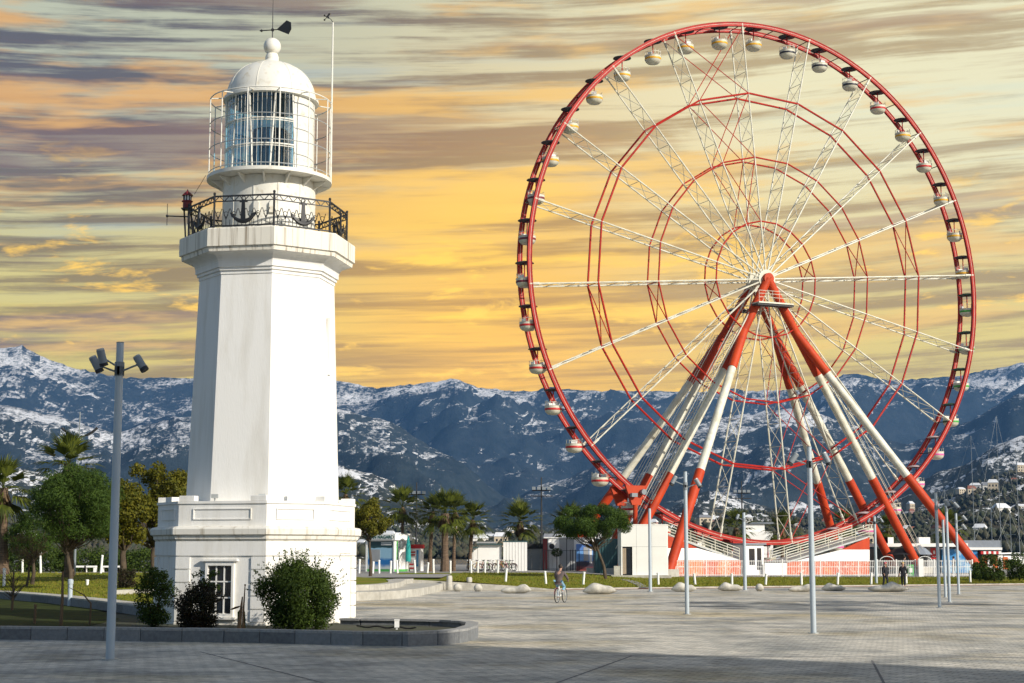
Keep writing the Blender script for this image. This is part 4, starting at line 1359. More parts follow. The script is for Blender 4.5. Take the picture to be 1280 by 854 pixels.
# boarding station under the wheel: panels measured in the wheel's own frame, 5.5 m in front of it
def wt(px, py, n):
    """point on the vertical plane n metres in front of the wheel, in its own frame"""
    d = ray(px, py); N = Vector((math.sin(WA), -math.cos(WA), 0)); c = Vector((WHX, WHY, 0)) + N * n
    o = Vector((0, 0, EYE)); t = (c - o).dot(N) / d.dot(N); q = o + d * t - Vector((WHX, WHY, 0))
    return Matrix.Rotation(-WA, 3, 'Z') @ q


st = thing('boarding_station', 'red and white boarding station with twin railed ramps beneath the big wheel', 'station', (WHX, WHY, 0), WA)
NP = 5.5


def wpanel(name, poly, m, depth=0.25, n=NP, parent=st):
    pts = [wt(px, py, n) for px, py in poly]
    mb = MB(); mb.rings([pts, [p + Vector((0, depth, 0)) for p in pts]])
    return mb.build(name, m, parent)


def mural_mat():
    m = bpy.data.materials.new('painted_mural'); m.use_nodes = True
    n, l = m.node_tree.nodes, m.node_tree.links; b = n['Principled BSDF']; b.inputs['Roughness'].default_value = 0.6
    t = n.new('ShaderNodeTexCoord'); v = n.new('ShaderNodeTexVoronoi'); v.inputs['Scale'].default_value = 0.55
    l.new(t.outputs['Object'], v.inputs['Vector'])
    r = n.new('ShaderNodeValToRGB'); r.color_ramp.interpolation = 'CONSTANT'
    cols = [(0, (0.52, 0.085, 0.012)), (0.55, (0.58, 0.17, 0.04)), (0.68, (0.48, 0.07, 0.015)), (0.84, (0.12, 0.32, 0.55)), (0.89, (0.60, 0.12, 0.02)), (0.95, (0.70, 0.55, 0.35)), (0.985, (0.2, 0.4, 0.1))]
    el = r.color_ramp.elements
    el[0].position = 0; el[0].color = (*cols[0][1], 1); el[1].position = cols[1][0]; el[1].color = (*cols[1][1], 1)
    for p, c in cols[2:]:
        e = el.new(p); e.color = (*c, 1)
    sx = n.new('ShaderNodeSeparateColor'); l.new(v.outputs['Color'], sx.inputs[0]); l.new(sx.outputs[0], r.inputs[0])
    ns = n.new('ShaderNodeTexNoise'); ns.inputs['Scale'].default_value = 1.8; ns.inputs['Detail'].default_value = 6; l.new(t.outputs['Object'], ns.inputs['Vector'])
    w_ = n.new('ShaderNodeMath'); w_.operation = 'COMPARE'; l.new(ns.outputs['Fac'], w_.inputs[0]); w_.inputs[1].default_value = 0.52; w_.inputs[2].default_value = 0.007
    mx = n.new('ShaderNodeMix'); mx.data_type = 'RGBA'; l.new(w_.outputs[0], mx.inputs[0]); l.new(r.outputs[0], mx.inputs[6]); mx.inputs[7].default_value = (0.75, 0.7, 0.6, 1)
    l.new(mx.outputs[2], b.inputs['Base Color']); return m


M['mural'] = mural_mat()
wpanel('red_panel', [(833, 685), (872, 685), (833, 667)], M['leg_red'])
wpanel('white_panel', [(833, 700.2), (925, 700.2), (872, 685.3), (833, 685.3)], M['panel_white'])
wpanel('mural_panel', [(833, 721), (926, 721), (926, 700.4), (833, 700.4)], M['mural'])
wpanel('red_panel', [(1053, 687), (1087, 687), (1087, 671)], M['leg_red'])
wpanel('white_panel', [(993, 701.8), (1087, 701.8), (1087, 687.2), (1053, 687.2)], M['panel_white'])
wpanel('mural_panel', [(984, 721), (1087, 721), (1087, 702), (984, 702)], M['mural'])
wpanel('counter', [(956, 721), (983.6, 721), (983.6, 704), (956, 704)], M['panel_white'])
for (xa, ya, xb, yb) in ((833, 667, 925, 700), (984, 702, 1087, 670)):
    mb = MB(); a, b = wt(xa, ya, NP), wt(xb, yb, NP)
    a2, b2 = a + Vector((0, 3.0, 0)), b + Vector((0, 3.0, 0))
    mb.rings([[a, b, b2, a2], [p + Vector((0, 0, -0.15)) for p in (a, b, b2, a2)]]); mb.build('ramp', M['steel'], st)
    for off in (0.1, 2.8):
        mb = MB()
        o_ = Vector((0, off, 0))
        for h in (0.3, 0.55, 0.8, 1.05): mb.cyl(a + o_ + Vector((0, 0, h)), b + o_ + Vector((0, 0, h)), 0.035, n=5)
        for t in np.linspace(0, 1, 7): mb.cyl(a + (b - a) * t + o_, a + (b - a) * t + o_ + Vector((0, 0, 1.08)), 0.04, n=5)
        mb.build('ramp_railing', M['wheel_white'], st)
cab = [wt(931, 714, 5.0), wt(955, 714, 5.0)]
mb = MB(); c = (cab[0] + cab[1]) / 2; w_ = (cab[1] - cab[0]).length
mb.box((c.x, c.y + 1.0, GZ + 1.4), (w_, 2.0, 2.8)); ca = mb.build('ticket_cabin', M['panel_white'], st)
mb = MB(); mb.box((c.x - 0.25, c.y - 0.01, GZ + 1.7), (0.6, 0.06, 1.5)); mb.box((c.x + 0.55, c.y - 0.01, GZ + 1.5), (0.45, 0.06, 2.0)); mb.build('cabin_windows', M['dark_glass'], ca)
mb = MB(); mb.box((c.x, c.y + 1.0, GZ + 2.88), (w_ + 0.4, 2.4, 0.14)); mb.build('cabin_roof', M['roof_grey'], ca)


# ------------------------------------------------------------ planter around the lighthouse
pl = thing('planter_kerb', 'low dark granite planter kerb of separate blocks around the lighthouse foot', 'kerb')
KH = 0.36
front_px = [(-420, 794), (-200, 797), (0, 799.5), (150, 801.5), (300, 803.5), (440, 807), (510, 808), (560, 806), (585, 802.5), (597, 798), (598, 793.5), (588, 791), (560, 789.2), (500, 788.0), (455, 787.4), (430, 786.9)]
kp = [Vector(gnd(x, y)[:2]) for x, y in front_px]
dense = []
for a, b in zip(kp, kp[1:]):
    m_ = max(1, int((b - a).length / 0.15))
    dense += [a + (b - a) * (i / m_) for i in range(m_)]
dense.append(kp[-1])
seglen = [0]
for a, b in zip(dense, dense[1:]): seglen.append(seglen[-1] + (b - a).length)
i = 0
while i < len(dense) - 2:
    L = random.uniform(0.85, 1.15); j = i + 1
    while j < len(dense) - 1 and seglen[j] - seglen[i] < L: j += 1
    pts = dense[i:j + 1]
    if len(pts) >= 2:
        q = list(pts); e = (q[-1] - q[-2]).normalized() * 0.02; q[-1] = q[-1] - e
        h_ = KH + random.uniform(-0.006, 0.006)
        slab_run('granite_block', q, [h_ - 0.07] * len(q), -0.03, 0.30, M['granite'], pl)
        slab_run('granite_coping', [p - Vector((0, 0)) for p in q], [h_] * len(q), h_ - 0.066, 0.36, M['granite_top'], pl)
    i = j
# bed inside the planter
bed = [p + Vector((0, 0.25)) for p in kp[:9]] + [kp[9] + Vector((-0.4, 0))]
bedpoly = [(p.x, p.y) for p in bed] + [(p.x, p.y - 0.2) for p in (kp[11], kp[13], kp[15])] + [(-7.0, 58), (-13.0, 57.0)]
wlr = [(p.x, p.y) for p in reversed(wl_pts)]
me_poly = bedpoly + wlr
mbb = MB(); mbb.add([(x, y, 0.16) for x, y in me_poly], [tuple(range(len(me_poly)))]); struct(mbb.build('planting_bed', M['soil']))
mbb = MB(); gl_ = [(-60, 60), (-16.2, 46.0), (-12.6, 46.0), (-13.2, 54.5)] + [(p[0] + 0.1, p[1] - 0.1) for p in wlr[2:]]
mbb.add([(x, y, 0.17) for x, y in gl_], [tuple(range(len(gl_)))]); struct(mbb.build('lawn', M['grass_painted_shade']))

# chain and junction box along the inside of the kerb
cp0, cp1 = gnd(446, 783, 0.2), gnd(520, 785, 0.2)
mb = MB(); mb.tube([cp0 + (cp1 - cp0) * t + Vector((0, 0, 0.02 * math.cos(t * 18))) for t in np.linspace(0, 1, 40)], 0.025, 5)
tag(mb.build('cable', M['rubber']), 'black cable sagging along the inside of the granite kerb', 'cable')
jq = gnd(496, 787, 0.16)
mb = MB(); mb.box(jq + Vector((0, 0, 0.16)), (0.13, 0.12, 0.2)); mb.box(jq + Vector((0, -0.005, 0.275)), (0.15, 0.14, 0.03)); mb.bar(jq, jq + Vector((0, 0, 0.1)), 0.05)
tag(mb.build('junction_box', M['panel_white']), 'small white electric box on the soil inside the kerb', 'box')


# ------------------------------------------------------------ plants
def leaf_quads(P, N, size, aspect, droop=0.0):
    """quads at P facing roughly N (n,3), length size, width size*aspect"""
    n = len(P)
    N = N + rng.normal(0, 0.75, (n, 3)); N /= np.linalg.norm(N, axis=1)[:, None]
    A = rng.normal(0, 1, (n, 3)); A[:, 2] -= droop
    A -= N * (A * N).sum(1)[:, None]; A /= np.linalg.norm(A, axis=1)[:, None]
    B = np.cross(N, A)
    L = size * rng.uniform(0.6, 1.3, n)[:, None]; W = L * aspect
    Q = np.stack([P - A * L * 0.5, P + B * W * 0.5, P + A * L * 0.5, P - B * W * 0.5], 1)
    return Q


def clump_points(clumps, n, inner=0.35):
    w = np.array([c[1][0] * c[1][2] for c in clumps]); w = w / w.sum()
    idx = rng.choice(len(clumps), n, p=w)
    C = np.array([c[0] for c in clumps])[idx]; Rr = np.array([c[1] for c in clumps])[idx]
    d = rng.normal(0, 1, (n, 3)); d /= np.linalg.norm(d, axis=1)[:, None]
    r = rng.uniform(inner ** 3, 1.0, n) ** (1 / 3) * rng.uniform(0.92, 1.10, n)
    return C + d * r[:, None] * Rr, d


def quads_obj(name, Q, m, parent):
    n = len(Q); F = np.arange(n * 4).reshape(n, 4)
    return obj(name, npmesh(name, Q.reshape(-1, 3), F), m, parent)


def mound_clumps(rx, ry, h, k, cr, z0=0.0, seed_shape=1.0):
    out = []
    for _ in range(k):
        a = random.uniform(0, 6.283); e = math.asin(random.uniform(-1, 1))
        rr = random.uniform(0.62, 0.92)
        out.append(((rx * rr * math.cos(a) * math.cos(e), ry * rr * math.sin(a) * math.cos(e), z0 + h / 2 + h / 2 * rr * math.sin(e)), (cr * random.uniform(0.7, 1.2),) * 3))
    return out


def shrub(name, label, loc, rx, h, k, cr, nleaf, lsize, lm, asp=0.5, sprigs=0, group=None):
    t = thing(name, label, 'shrub', loc, random.uniform(0, 6), group)
    cl = mound_clumps(rx, rx * 0.9, h, k, cr) + [((0, 0, h * 0.5), (rx * 0.62, rx * 0.58, h * 0.42))] + [((rx * 0.55 * math.cos(a), rx * 0.55 * math.sin(a), h * 0.17), (cr, cr, cr)) for a in np.linspace(0, 6.28, 9)]
    P, N = clump_points(cl, nleaf)
    P[:, 2] = np.maximum(P[:, 2], 0.03)
    if sprigs:
        S = []
        for _ in range(sprigs):
            a = random.uniform(0, 6.28); e = random.uniform(0.0, 1.5); b = np.array([rx * math.cos(a) * math.cos(e), rx * math.sin(a) * math.cos(e), h * 0.5 + h * 0.5 * math.sin(e)])
            dv = b - np.array([0, 0, h * 0.3]); dv /= np.linalg.norm(dv)
            for q in np.linspace(-0.1, 0.28, 14): S.append(b + dv * q * min(1.0, rx) + rng.normal(0, 0.02, 3))
        S = np.array(S); P = np.concatenate([P, S]); N = np.concatenate([N, rng.normal(0, 1, S.shape)])
    quads_obj('foliage', leaf_quads(P, N, lsize, asp), lm, t)
    mb = MB()
    for _ in range(7):
        c = random.choice(cl)[0]
        mb.tube([(random.uniform(-.08, .08), random.uniform(-.08, .08), -0.05), (c[0] * 0.4, c[1] * 0.4, c[2] * 0.55), c], [0.03, 0.02, 0.008], 5)
    mb.build('stems', M['bark'], t)
    return t


def tree(name, label, loc, clumps, trunk_h, trunk_r, nleaf, lsize, lm, asp=0.5, lean=(0, 0), inner=0.3, cat='tree', droop=0.0, group=None):
    t = thing(name, label, cat, loc, 0, group)
    top = Vector((lean[0], lean[1], trunk_h))
    mb = MB(); pts = [Vector((0, 0, -0.1)), Vector((lean[0] * 0.25 + 0.05, lean[1] * 0.3, trunk_h * 0.35)), Vector((lean[0] * 0.6 - 0.04, lean[1] * 0.6, trunk_h * 0.7)), top]
    mb.tube(pts, [trunk_r * 1.25, trunk_r, trunk_r * 0.85, trunk_r * 0.7], 9); tr = mb.build('trunk', M['bark'], t, smooth=60)
    mb = MB()
    for c, r in clumps:
        c = Vector(c); s = top + Vector((0, 0, -random.uniform(0, trunk_h * 0.25)))
        mid = (s + c) / 2 + Vector((random.uniform(-.15, .15), random.uniform(-.15, .15), -0.1 * (c - s).length))
        mb.tube([s, mid, c], [trunk_r * 0.34, trunk_r * 0.2, trunk_r * 0.07], 5)
    mb.build('limbs', M['bark'], tr)
    P, N = clump_points(clumps, nleaf, inner)
    quads_obj('crown', leaf_quads(P, N, lsize, asp, droop), lm, t)
    return t


def crown_clumps(rx, rz, zc, k, cr, ry=None, flat=0.0, cx=0.0):
    ry = ry or rx; out = []
    while len(out) < k:
        p = np.array([random.uniform(-1, 1) for _ in range(3)]); d = np.linalg.norm(p)
        if d > 1 or d < 0.25: continue
        if p[2] < -0.75: continue
        out.append(((cx + p[0] * rx, p[1] * ry, zc + p[2] * rz), (cr * random.uniform(0.7, 1.25), cr * random.uniform(0.7, 1.25), cr * random.uniform(0.6, 1.0))))
    return out


# bushes at the lighthouse
bq = gnd(372, 791, 0.16)
shrub('round_bush', 'large dense round green bush in the bed before the lighthouse wall', gnd(373, 787.2, 0.16), 1.27, 2.05, 64, 0.36, 34000, 0.08, M['leaf_bush'], 0.45, sprigs=70)
shrub('dark_bush', 'small dark reddish bush with a leafy sprig below the lighthouse window', gnd(247, 786.5, 0.16), 0.70, 1.22, 34, 0.24, 10000, 0.075, M['leaf_dark'], 0.55, sprigs=40)
sx_ = gnd(257, 786, 0.16)
cl_ = [((random.uniform(-0.38, 0.30), random.uniform(-0.2, 0.2), random.uniform(1.15, 1.72)), (0.13, 0.13, 0.11)) for _ in range(12)]
tree('young_sapling', 'thin leafy sapling rising out of the dark bush beside the window', sx_, cl_, 1.25, 0.022, 420, 0.085, M['leaf_bush'], 0.6, (-0.15, 0.1), 0.2, cat='sapling')
shrub('straggly_shrub', 'loose dark green straggly shrub at the left corner of the lighthouse', gnd(192, 783.5, 0.16), 0.54, 1.62, 34, 0.24, 5200, 0.085, M['leaf_bush'], 0.45, sprigs=80)
# dry cut plant with a stick
dq = gnd(303, 787.4, 0.16)
dp = thing('dry_plant', 'dried brown cut plant stalks with a bent leaf beside the bush', 'plant', dq)
mb = MB(); mb.tube([(-.1, 0, 0), (-.06, 0, .5), (-.02, 0, .95)], [.07, .05, .02], 6); mb.tube([(0.02, 0, 0), (0.02, 0, .6), (.05, 0, 1.28)], [.05, .03, .015], 6); mb.sphere((.05, 0, 1.28), .03, 6, 5); mb.build('stalk', M['stake'], dp)
mb = MB(); mb.add([(-.05, 0, .70), (-.22, -.05, .66), (-.38, -.04, .58), (-.30, 0, .57), (-.12, .02, .63), (-.08, .03, .68)], [(0, 1, 2, 3), (0, 3, 4, 5)]); mb.build('dry_leaf', M['leaf_dry'], dp)
mb = MB(); mb.add([(-.14, 0, 0), (-.16, .04, .5), (-.06, 0, .62), (-.02, -.03, .1)], [(0, 1, 2, 3)]); mb.add([(.02, 0.03, 0), (.0, .04, .62), (.07, 0, .5), (.1, -.03, 0)], [(0, 1, 2, 3)]); mb.build('green_sheath', M['leaf_bush'], dp)

# young staked trees and bare shrubs on the shaded lawn
for (px, py, ty, lab) in ((76, 782, 716, 'bare young tree trunk standing straight on the shaded lawn'), (112, 781, 738, 'short bent bare sapling leaning over the shaded lawn'), (15, 763, 716, 'dark bare-twigged shrub at the foot of the coping wall'), (43, 780, 756, 'short wooden stake in the shaded lawn')):
    p = gnd(px, py, 0.17); H_ = (py - ty) / FPX * p.y
    t = thing('young_tree', lab, 'sapling', p)
    mb = MB()
    if 'bent' in lab: mb.tube([(0, 0, 0), (0.02, 0, H_ * .6), (-0.25, 0.1, H_ * .85), (-.7, .1, H_ * 1.05)], [.035, .03, .02, .008], 6)
    elif 'stake' in lab: mb.tube([(0, 0, -0.1), (0.01, 0, H_)], [.05, .045], 6)
    else: mb.tube([(0, 0, 0), (0.02, 0, H_ * .5), (0.0, 0, H_)], [.055, .045, .03], 7)
    mb.build('trunk', M['stake'], t)
    if 'bare-twigged' in lab:
        mb = MB()
        for _ in range(40):
            a = random.uniform(0, 6.28); e = random.uniform(0.2, 1.3); L = random.uniform(.5, 1.4); s = Vector((0, 0, random.uniform(.3, H_)))
            d = Vector((math.cos(a) * math.cos(e), math.sin(a) * math.cos(e), math.sin(e)))
            mb.tube([s, s + d * L * .5 + Vector((0, 0, .05)), s + d * L + Vector((random.uniform(-.1, .1), 0, -.05))], [.014, .009, .004], 4)
        stuff(mb.build('twigs', M['bark'], t))


# ------------------------------------------------------------ palms
def palm_crown(nf, rad, seed, droopy=0.5):
    rs = np.random.default_rng(seed); Q = []
    for i in range(nf):
        az = i * 2.39996 + rs.uniform(-.2, .2); u = i / nf
        el = R_(86 - 136 * u ** 0.95) + rs.uniform(-.12, .12)
        d = np.array([math.cos(az) * math.cos(el), math.sin(az) * math.cos(el), math.sin(el)])
        side = np.array([-math.sin(az), math.cos(az), 0.0]); up = np.cross(d, side); up = -up if up[2] < 0 else up
        pl_ = rad * rs.uniform(0.42, 0.66)
        hub = d * pl_ + np.array([0, 0, -0.06 * rad])
        w = 0.025 * rad / 1.7
        Q.append([side * w, -side * w, hub - side * w * .6, hub + side * w * .6])
        nb = 13
        for b in range(nb):
            f_ = (b - (nb - 1) / 2) / ((nb - 1) / 2) * R_(50)
            bd = d * math.cos(f_) + side * math.sin(f_)
            L = rad * rs.uniform(0.50, 0.74) * (1 - 0.30 * abs(f_))
            mid = hub + bd * L * 0.55 + up * 0.03 * rad; tip = hub + bd * L * 1.05 - np.array([0, 0, droopy * (0.35 + 0.9 * u) * L * rs.uniform(0.25, 0.6)])
            bw = np.cross(bd, up); bw /= np.linalg.norm(bw); ww = 0.026 * rad
            Q.append([hub - bw * ww * .4, hub + bw * ww * .4, mid + bw * ww, mid - bw * ww])
            Q.append([mid - bw * ww, mid + bw * ww, tip + bw * ww * .15, tip - bw * ww * .15])
    return np.array(Q)


pcrown = [npmesh('palm_crown', palm_crown(34, 1.75, s).reshape(-1, 3), np.arange(34 * 27 * 4).reshape(-1, 4)) for s in (1, 2, 3)]
for me in pcrown: me.materials.append(M['leaf_palm'])
rsd = np.random.default_rng(5); Qd = []
for i in range(120):
    a = rsd.uniform(0, 6.28); r0 = 0.2; z = -rsd.uniform(0.1, 0.7); L = rsd.uniform(0.5, 0.9)
    b = np.array([math.cos(a) * r0, math.sin(a) * r0, z]); o_ = np.array([math.cos(a), math.sin(a), 0]); s_ = np.array([-math.sin(a), math.cos(a), 0]) * 0.05
    e = b + o_ * rsd.uniform(0.1, 0.35) + np.array([0, 0, -L]); Q1 = [b - s_, b + s_, e + s_, e - s_]; Qd.append(Q1)
skirt_me = npmesh('dry_skirt', np.array(Qd).reshape(-1, 3), np.arange(480).reshape(-1, 4)); skirt_me.materials.append(M['leaf_dry'])


def palm(label, px, base_py, crown_py, half_px, Y, kind=0, tr=0.17, zb=None, group='palms around the square', lean=0.0):
    base = at(px, base_py, Y); zb = base.z if zb is None else zb
    top = at(px + lean, crown_py, Y)
    t = thing('palm_tree', label, 'palm tree', (base.x, Y, zb), random.uniform(0, 6.28), group)
    H_ = top.z - zb; s = half_px / FPX * Y / 1.62
    lx = (top.x - base.x); c_, s_ = math.cos(-t.rotation_euler.z), math.sin(-t.rotation_euler.z)
    tp = Vector((lx * c_, lx * s_, H_))
    mb = MB(); n_ = 22; pts = []; rs = []
    for i in range(n_ + 1):
        f_ = i / n_; pts.append(Vector((tp.x * f_ ** 1.5, tp.y * f_ ** 1.5, -0.1 + (H_ + 0.1) * f_))); rs.append(tr * (1.35 - 0.5 * min(1, f_ * 3)) * (1.07 if i % 2 else 0.95) * (1.0 if f_ < 0.85 else 1.0 + (f_ - 0.85) * 2.2))
    mb.tube(pts, rs, 9); mb.build('trunk', M['palm_bark'], t, smooth=30)
    c = obj('crown', pcrown[kind % 3], None, t, tp); c.scale = (s, s, s * 0.95)
    k = obj('dry_skirt', skirt_me, None, t, tp); k.scale = (s * .9, s * .9, s * .8)
    return t


palm('fan palm with a thick trunk beside the shaded pine', 4, 716, 610, 42, 92, 0, 0.26)
palm('fan palm rising over the dome of the pine tree', 86, 720, 580, 40, 100, 1, 0.25, lean=0)
palm('slim fan palm behind the yellow tree by the lighthouse', 432, 717, 618, 25, 150, 2)
palm('tall fan palm beside the kiosk with the green signboard', 503, 716, 634, 27, 150, 0, 0.16)
palm('leaning slim fan palm with its crown against the palm clump', 537, 716, 640, 22, 148, 1, 0.2, lean=4)
palm('stout fan palm in the middle of the palm clump', 556, 716, 642, 32, 146, 2, 0.36)
palm('slender fan palm close behind the stout palm', 567, 716, 640, 24, 150, 1, 0.17, lean=2)
palm('fan palm at the end of the clump by the dark booth', 587, 716, 650, 24, 151, 0, 0.2, lean=4)
palm('single round-headed palm behind the stepped white shed', 650, 716, 652, 27, 158, 2, 0.22)
palm('dark palm half hidden behind the pine beside the leaning red leg', 712, 716, 655, 26, 165, 1, 0.2)
palm('palm behind the boarding ramps under the wheel', 920, 716, 660, 24, 190, 0, 0.25)
palm('palm behind the ticket cabin under the wheel', 978, 716, 662, 24, 195, 1, 0.25)
palm('palm seen beneath the braced bay of the wheel', 1055, 716, 655, 20, 200, 2, 0.25)
palm('palm between the right legs of the wheel', 1110, 716, 660, 18, 200, 0, 0.25)
palm('palm beyond the blue mural wall', 1186, 714, 660, 24, 195, 1, 0.25)
# palms standing to the right of the view, their shadows cross the paving
for i, (x, y, h_) in enumerate(((31.5, 55.0, 13.0), (34.5, 58.5, 14.5), (38, 62, 13), (35.5, 92, 10))):
    t = palm('tall palm on the open square beyond the lamp row', 640, 700, 600, 20, 60, i, 0.34, 0.0, 'palms beyond the lamp row')
    bpy.context.view_layer.update()
    t.location = (x, y, 0)
    for ch in t.children:
        if ch.name.startswith('trunk'): ch.scale = (1, 1, h_ / (at(640, 600, 60).z))
        else: ch.location.z = h_; ch.scale = (1.5, 1.5, 1.3)

# ------------------------------------------------------------ broadleaf trees and pines
def put(px, py, Y): return at(px, py, Y)


p = put(88, 744, 84); p.z = 0.62
tree('pine_tree', 'dense rounded green pine on the lawn behind the tall lamp post', p, crown_clumps(2.35, 1.95, 4.1, 80, 0.66), 2.2, 0.12, 48000, 0.18, M['leaf_pine'], 0.22, (-0.3, 0), 0.2)
for i, (px, Y, rx, rz, zc, lab) in enumerate(((152, 96, 1.9, 2.2, 4.0, 'yellow-green broadleaf tree between pine and lighthouse'), (190, 99, 2.5, 2.7, 4.4, 'tall golden green broadleaf tree against the lighthouse wall'), (222, 104, 2.2, 2.3, 4.3, 'golden green tree half hidden by the lighthouse base'))):
    p = put(px, 725, Y); p.z = 0.75
    tree('broadleaf_tree', lab, p, crown_clumps(rx, rz, zc, 46, 0.6), 2.2, 0.2, 15000, 0.19, M['leaf_yellow'], 0.6, (0.1, 0), 0.25)
p = put(40, 735, 92); p.z = 0.7
tree('pine_tree', 'lower loose green conifer beside the palm trunk', p, crown_clumps(1.5, 1.5, 2.9, 26, 0.5), 1.6, 0.1, 14000, 0.16, M['leaf_pine'], 0.22, (0.1, 0), 0.2)
p = put(33, 738, 88); p.z = 0.68
tree('bare_tree', 'small reddish half-bare tree before the hedge', p, crown_clumps(1.0, 0.9, 2.0, 20, 0.3), 1.3, 0.06, 1500, 0.10, M['leaf_dry'], 0.4, (0.2, 0), 0.2)
p = put(463, 718, 118); p.z = 0.78
tree('broadleaf_tree', 'small round yellow-green tree between lighthouse and kiosk', p, crown_clumps(1.45, 1.45, 4.1, 34, 0.5), 3.0, 0.11, 9000, 0.17, M['leaf_yellow'], 0.6, (-0.1, 0), 0.25)
p = put(757, 722, 126); p.z = 0.45
tree('umbrella_pine', 'flat-topped umbrella pine with a leaning trunk beside the white booth', p, crown_clumps(2.75, 1.15, 4.25, 56, 0.62, cx=-1.0), 2.7, 0.12, 36000, 0.19, M['leaf_pine'], 0.24, (-0.75, 0.1), 0.2)
for i, (px, py) in enumerate(((1243, 726), (1274, 725), (1225, 724))):
    p = gnd(px, py, 0.3)
    shrub('clipped_shrub', ('round clipped green shrub on the lawn before the fence end', 'dark rounded shrub on the lawn before the moored boats', 'low green shrub beside the round clipped one')[i], p, (1.05, 1.2, 0.7)[i], (2.1, 2.2, 1.2)[i], 22, 0.36, 4500, 0.15, M['leaf_bush'], 0.5)
for i, (px, Y, rx, h_) in enumerate(((60, 126, 2.2, 2.0), (100, 127, 2.4, 1.9), (140, 128, 2.3, 2.0), (20, 126, 2.4, 2.2), (175, 127, 2.0, 1.8))):
    p = put(px, 716, Y); p.z = 0.9
    shrub('hedge_shrub', 'leafy green hedge shrub along the path behind the raised lawn', p, rx, h_, 26, 0.5, 4000, 0.2, M['leaf_bush'], 0.5, group='hedge shrubs behind the raised lawn')
for i, (px, Y, rx) in enumerate(((158, 84, 0.55),)):
    p = put(px, 744, Y); p.z = 0.6
    shrub('low_shrub', 'low dark reddish shrub on the raised lawn near the lighthouse corner', p, rx, 1.0, 16, 0.25, 1800, 0.12, M['leaf_dark'], 0.5)

# ------------------------------------------------------------ lamp posts on the square
def lamp_post(label, px, py, top_py, r, heads, armlen=0.42):
    b = gnd(px, py); H_ = at(px, top_py, b.y).z
    t = thing('lamp_post', label, 'lamp post', b, 0, 'slim lamp posts on the square')
    mb = MB(); mb.tube([(0, 0, 0), (0, 0, H_ * 0.28), (0, 0, H_)], [r, r, r * 0.86], 14); mb.build('pole', M['pole_paint'], t, smooth=60)
    mb = MB(); mb.cyl((0, 0, H_), (0, 0, H_ + 0.02), r * 0.9, n=14); mb.build('pole_cap', M['head_paint'], t)
    mb = MB(); mb.cyl((0, 0, 0.0), (0, 0, 0.03), r * 1.9, n=14); mb.build('base_plate', M['steel'], t)
    for (a, dz, tilt) in heads:
        d = Vector((math.sin(R_(a)), -math.cos(R_(a)), 0)); z0 = H_ - dz - 0.16
        e = d * (r + armlen) + Vector((0, 0, H_ - dz))
        mb = MB(); mb.tube([d * r * 0.8 + Vector((0, 0, z0)), e], 0.022, 6); mb.cyl(Vector((0, 0, z0 - 0.10)), Vector((0, 0, z0 + 0.10)), r * 1.12, n=12); arm = mb.build('lamp_arm', M['head_paint'], t)
        ax = (d * math.sin(R_(tilt)) + Vector((0, 0, -math.cos(R_(tilt))))).normalized()
        mb = MB(); mb.cyl(e - ax * 0.17, e + ax * 0.13, 0.092, n=14); hd = mb.build('lamp_head', M['head_paint'], arm, smooth=40)
        mb = MB(); mb.cyl(e + ax * 0.125, e + ax * 0.20, 0.098, n=14); mb.build('lamp_visor', M['dark'], hd, smooth=40)
        mb = MB(); mb.cyl(e - ax * 0.20, e - ax * 0.165, 0.085, n=14); mb.build('lamp_back_cap', M['steel'], hd, smooth=40)
    return t


lamp_post('tall blue-grey lamp post with three cylinder spotlights before the lighthouse planter', 137.5, 825, 429, 0.098, ((-80, 0.50, -28), (-35, 0.38, -20), (78, 0.48, 34)))
lamp_post('lamp post with paired spotlights standing alone on the paving', 1017, 792, 559, 0.085, ((-85, 0.36, 35), (75, 0.36, 25)))
lamp_post('lamp post with a spotlight in front of the tilted red leg', 859, 768, 590, 0.082, ((-75, 0.35, 30), (80, 0.45, 30)))
lamp_post('lamp post before the white booth', 813, 740, 636, 0.10, ())
lamp_post('lamp post before the ticket cabin', 931.5, 738, 641, 0.11, ((-60, 0.3, 30),))
lamp_post('first of the four close-set lamp posts before the mural bar', 1174.6, 760, 616, 0.075, ((60, 0.5, 30),))
lamp_post('shortest of the four close-set lamp posts', 1182, 747, 650, 0.075, ())
lamp_post('lamp post with a bent tip among the four close-set posts', 1187, 753, 625, 0.075, ((70, 0.3, 40),))
lamp_post('last of the four close-set lamp posts with several spotlights', 1198.5, 743, 642, 0.075, ((80, 0.3, 40), (100, 0.8, 40)))
lamp_post('lamp post behind the walkers by the lawn', 1095.5, 731, 646, 0.11, ((80, 0.3, 30), (-70, 0.3, 30)))

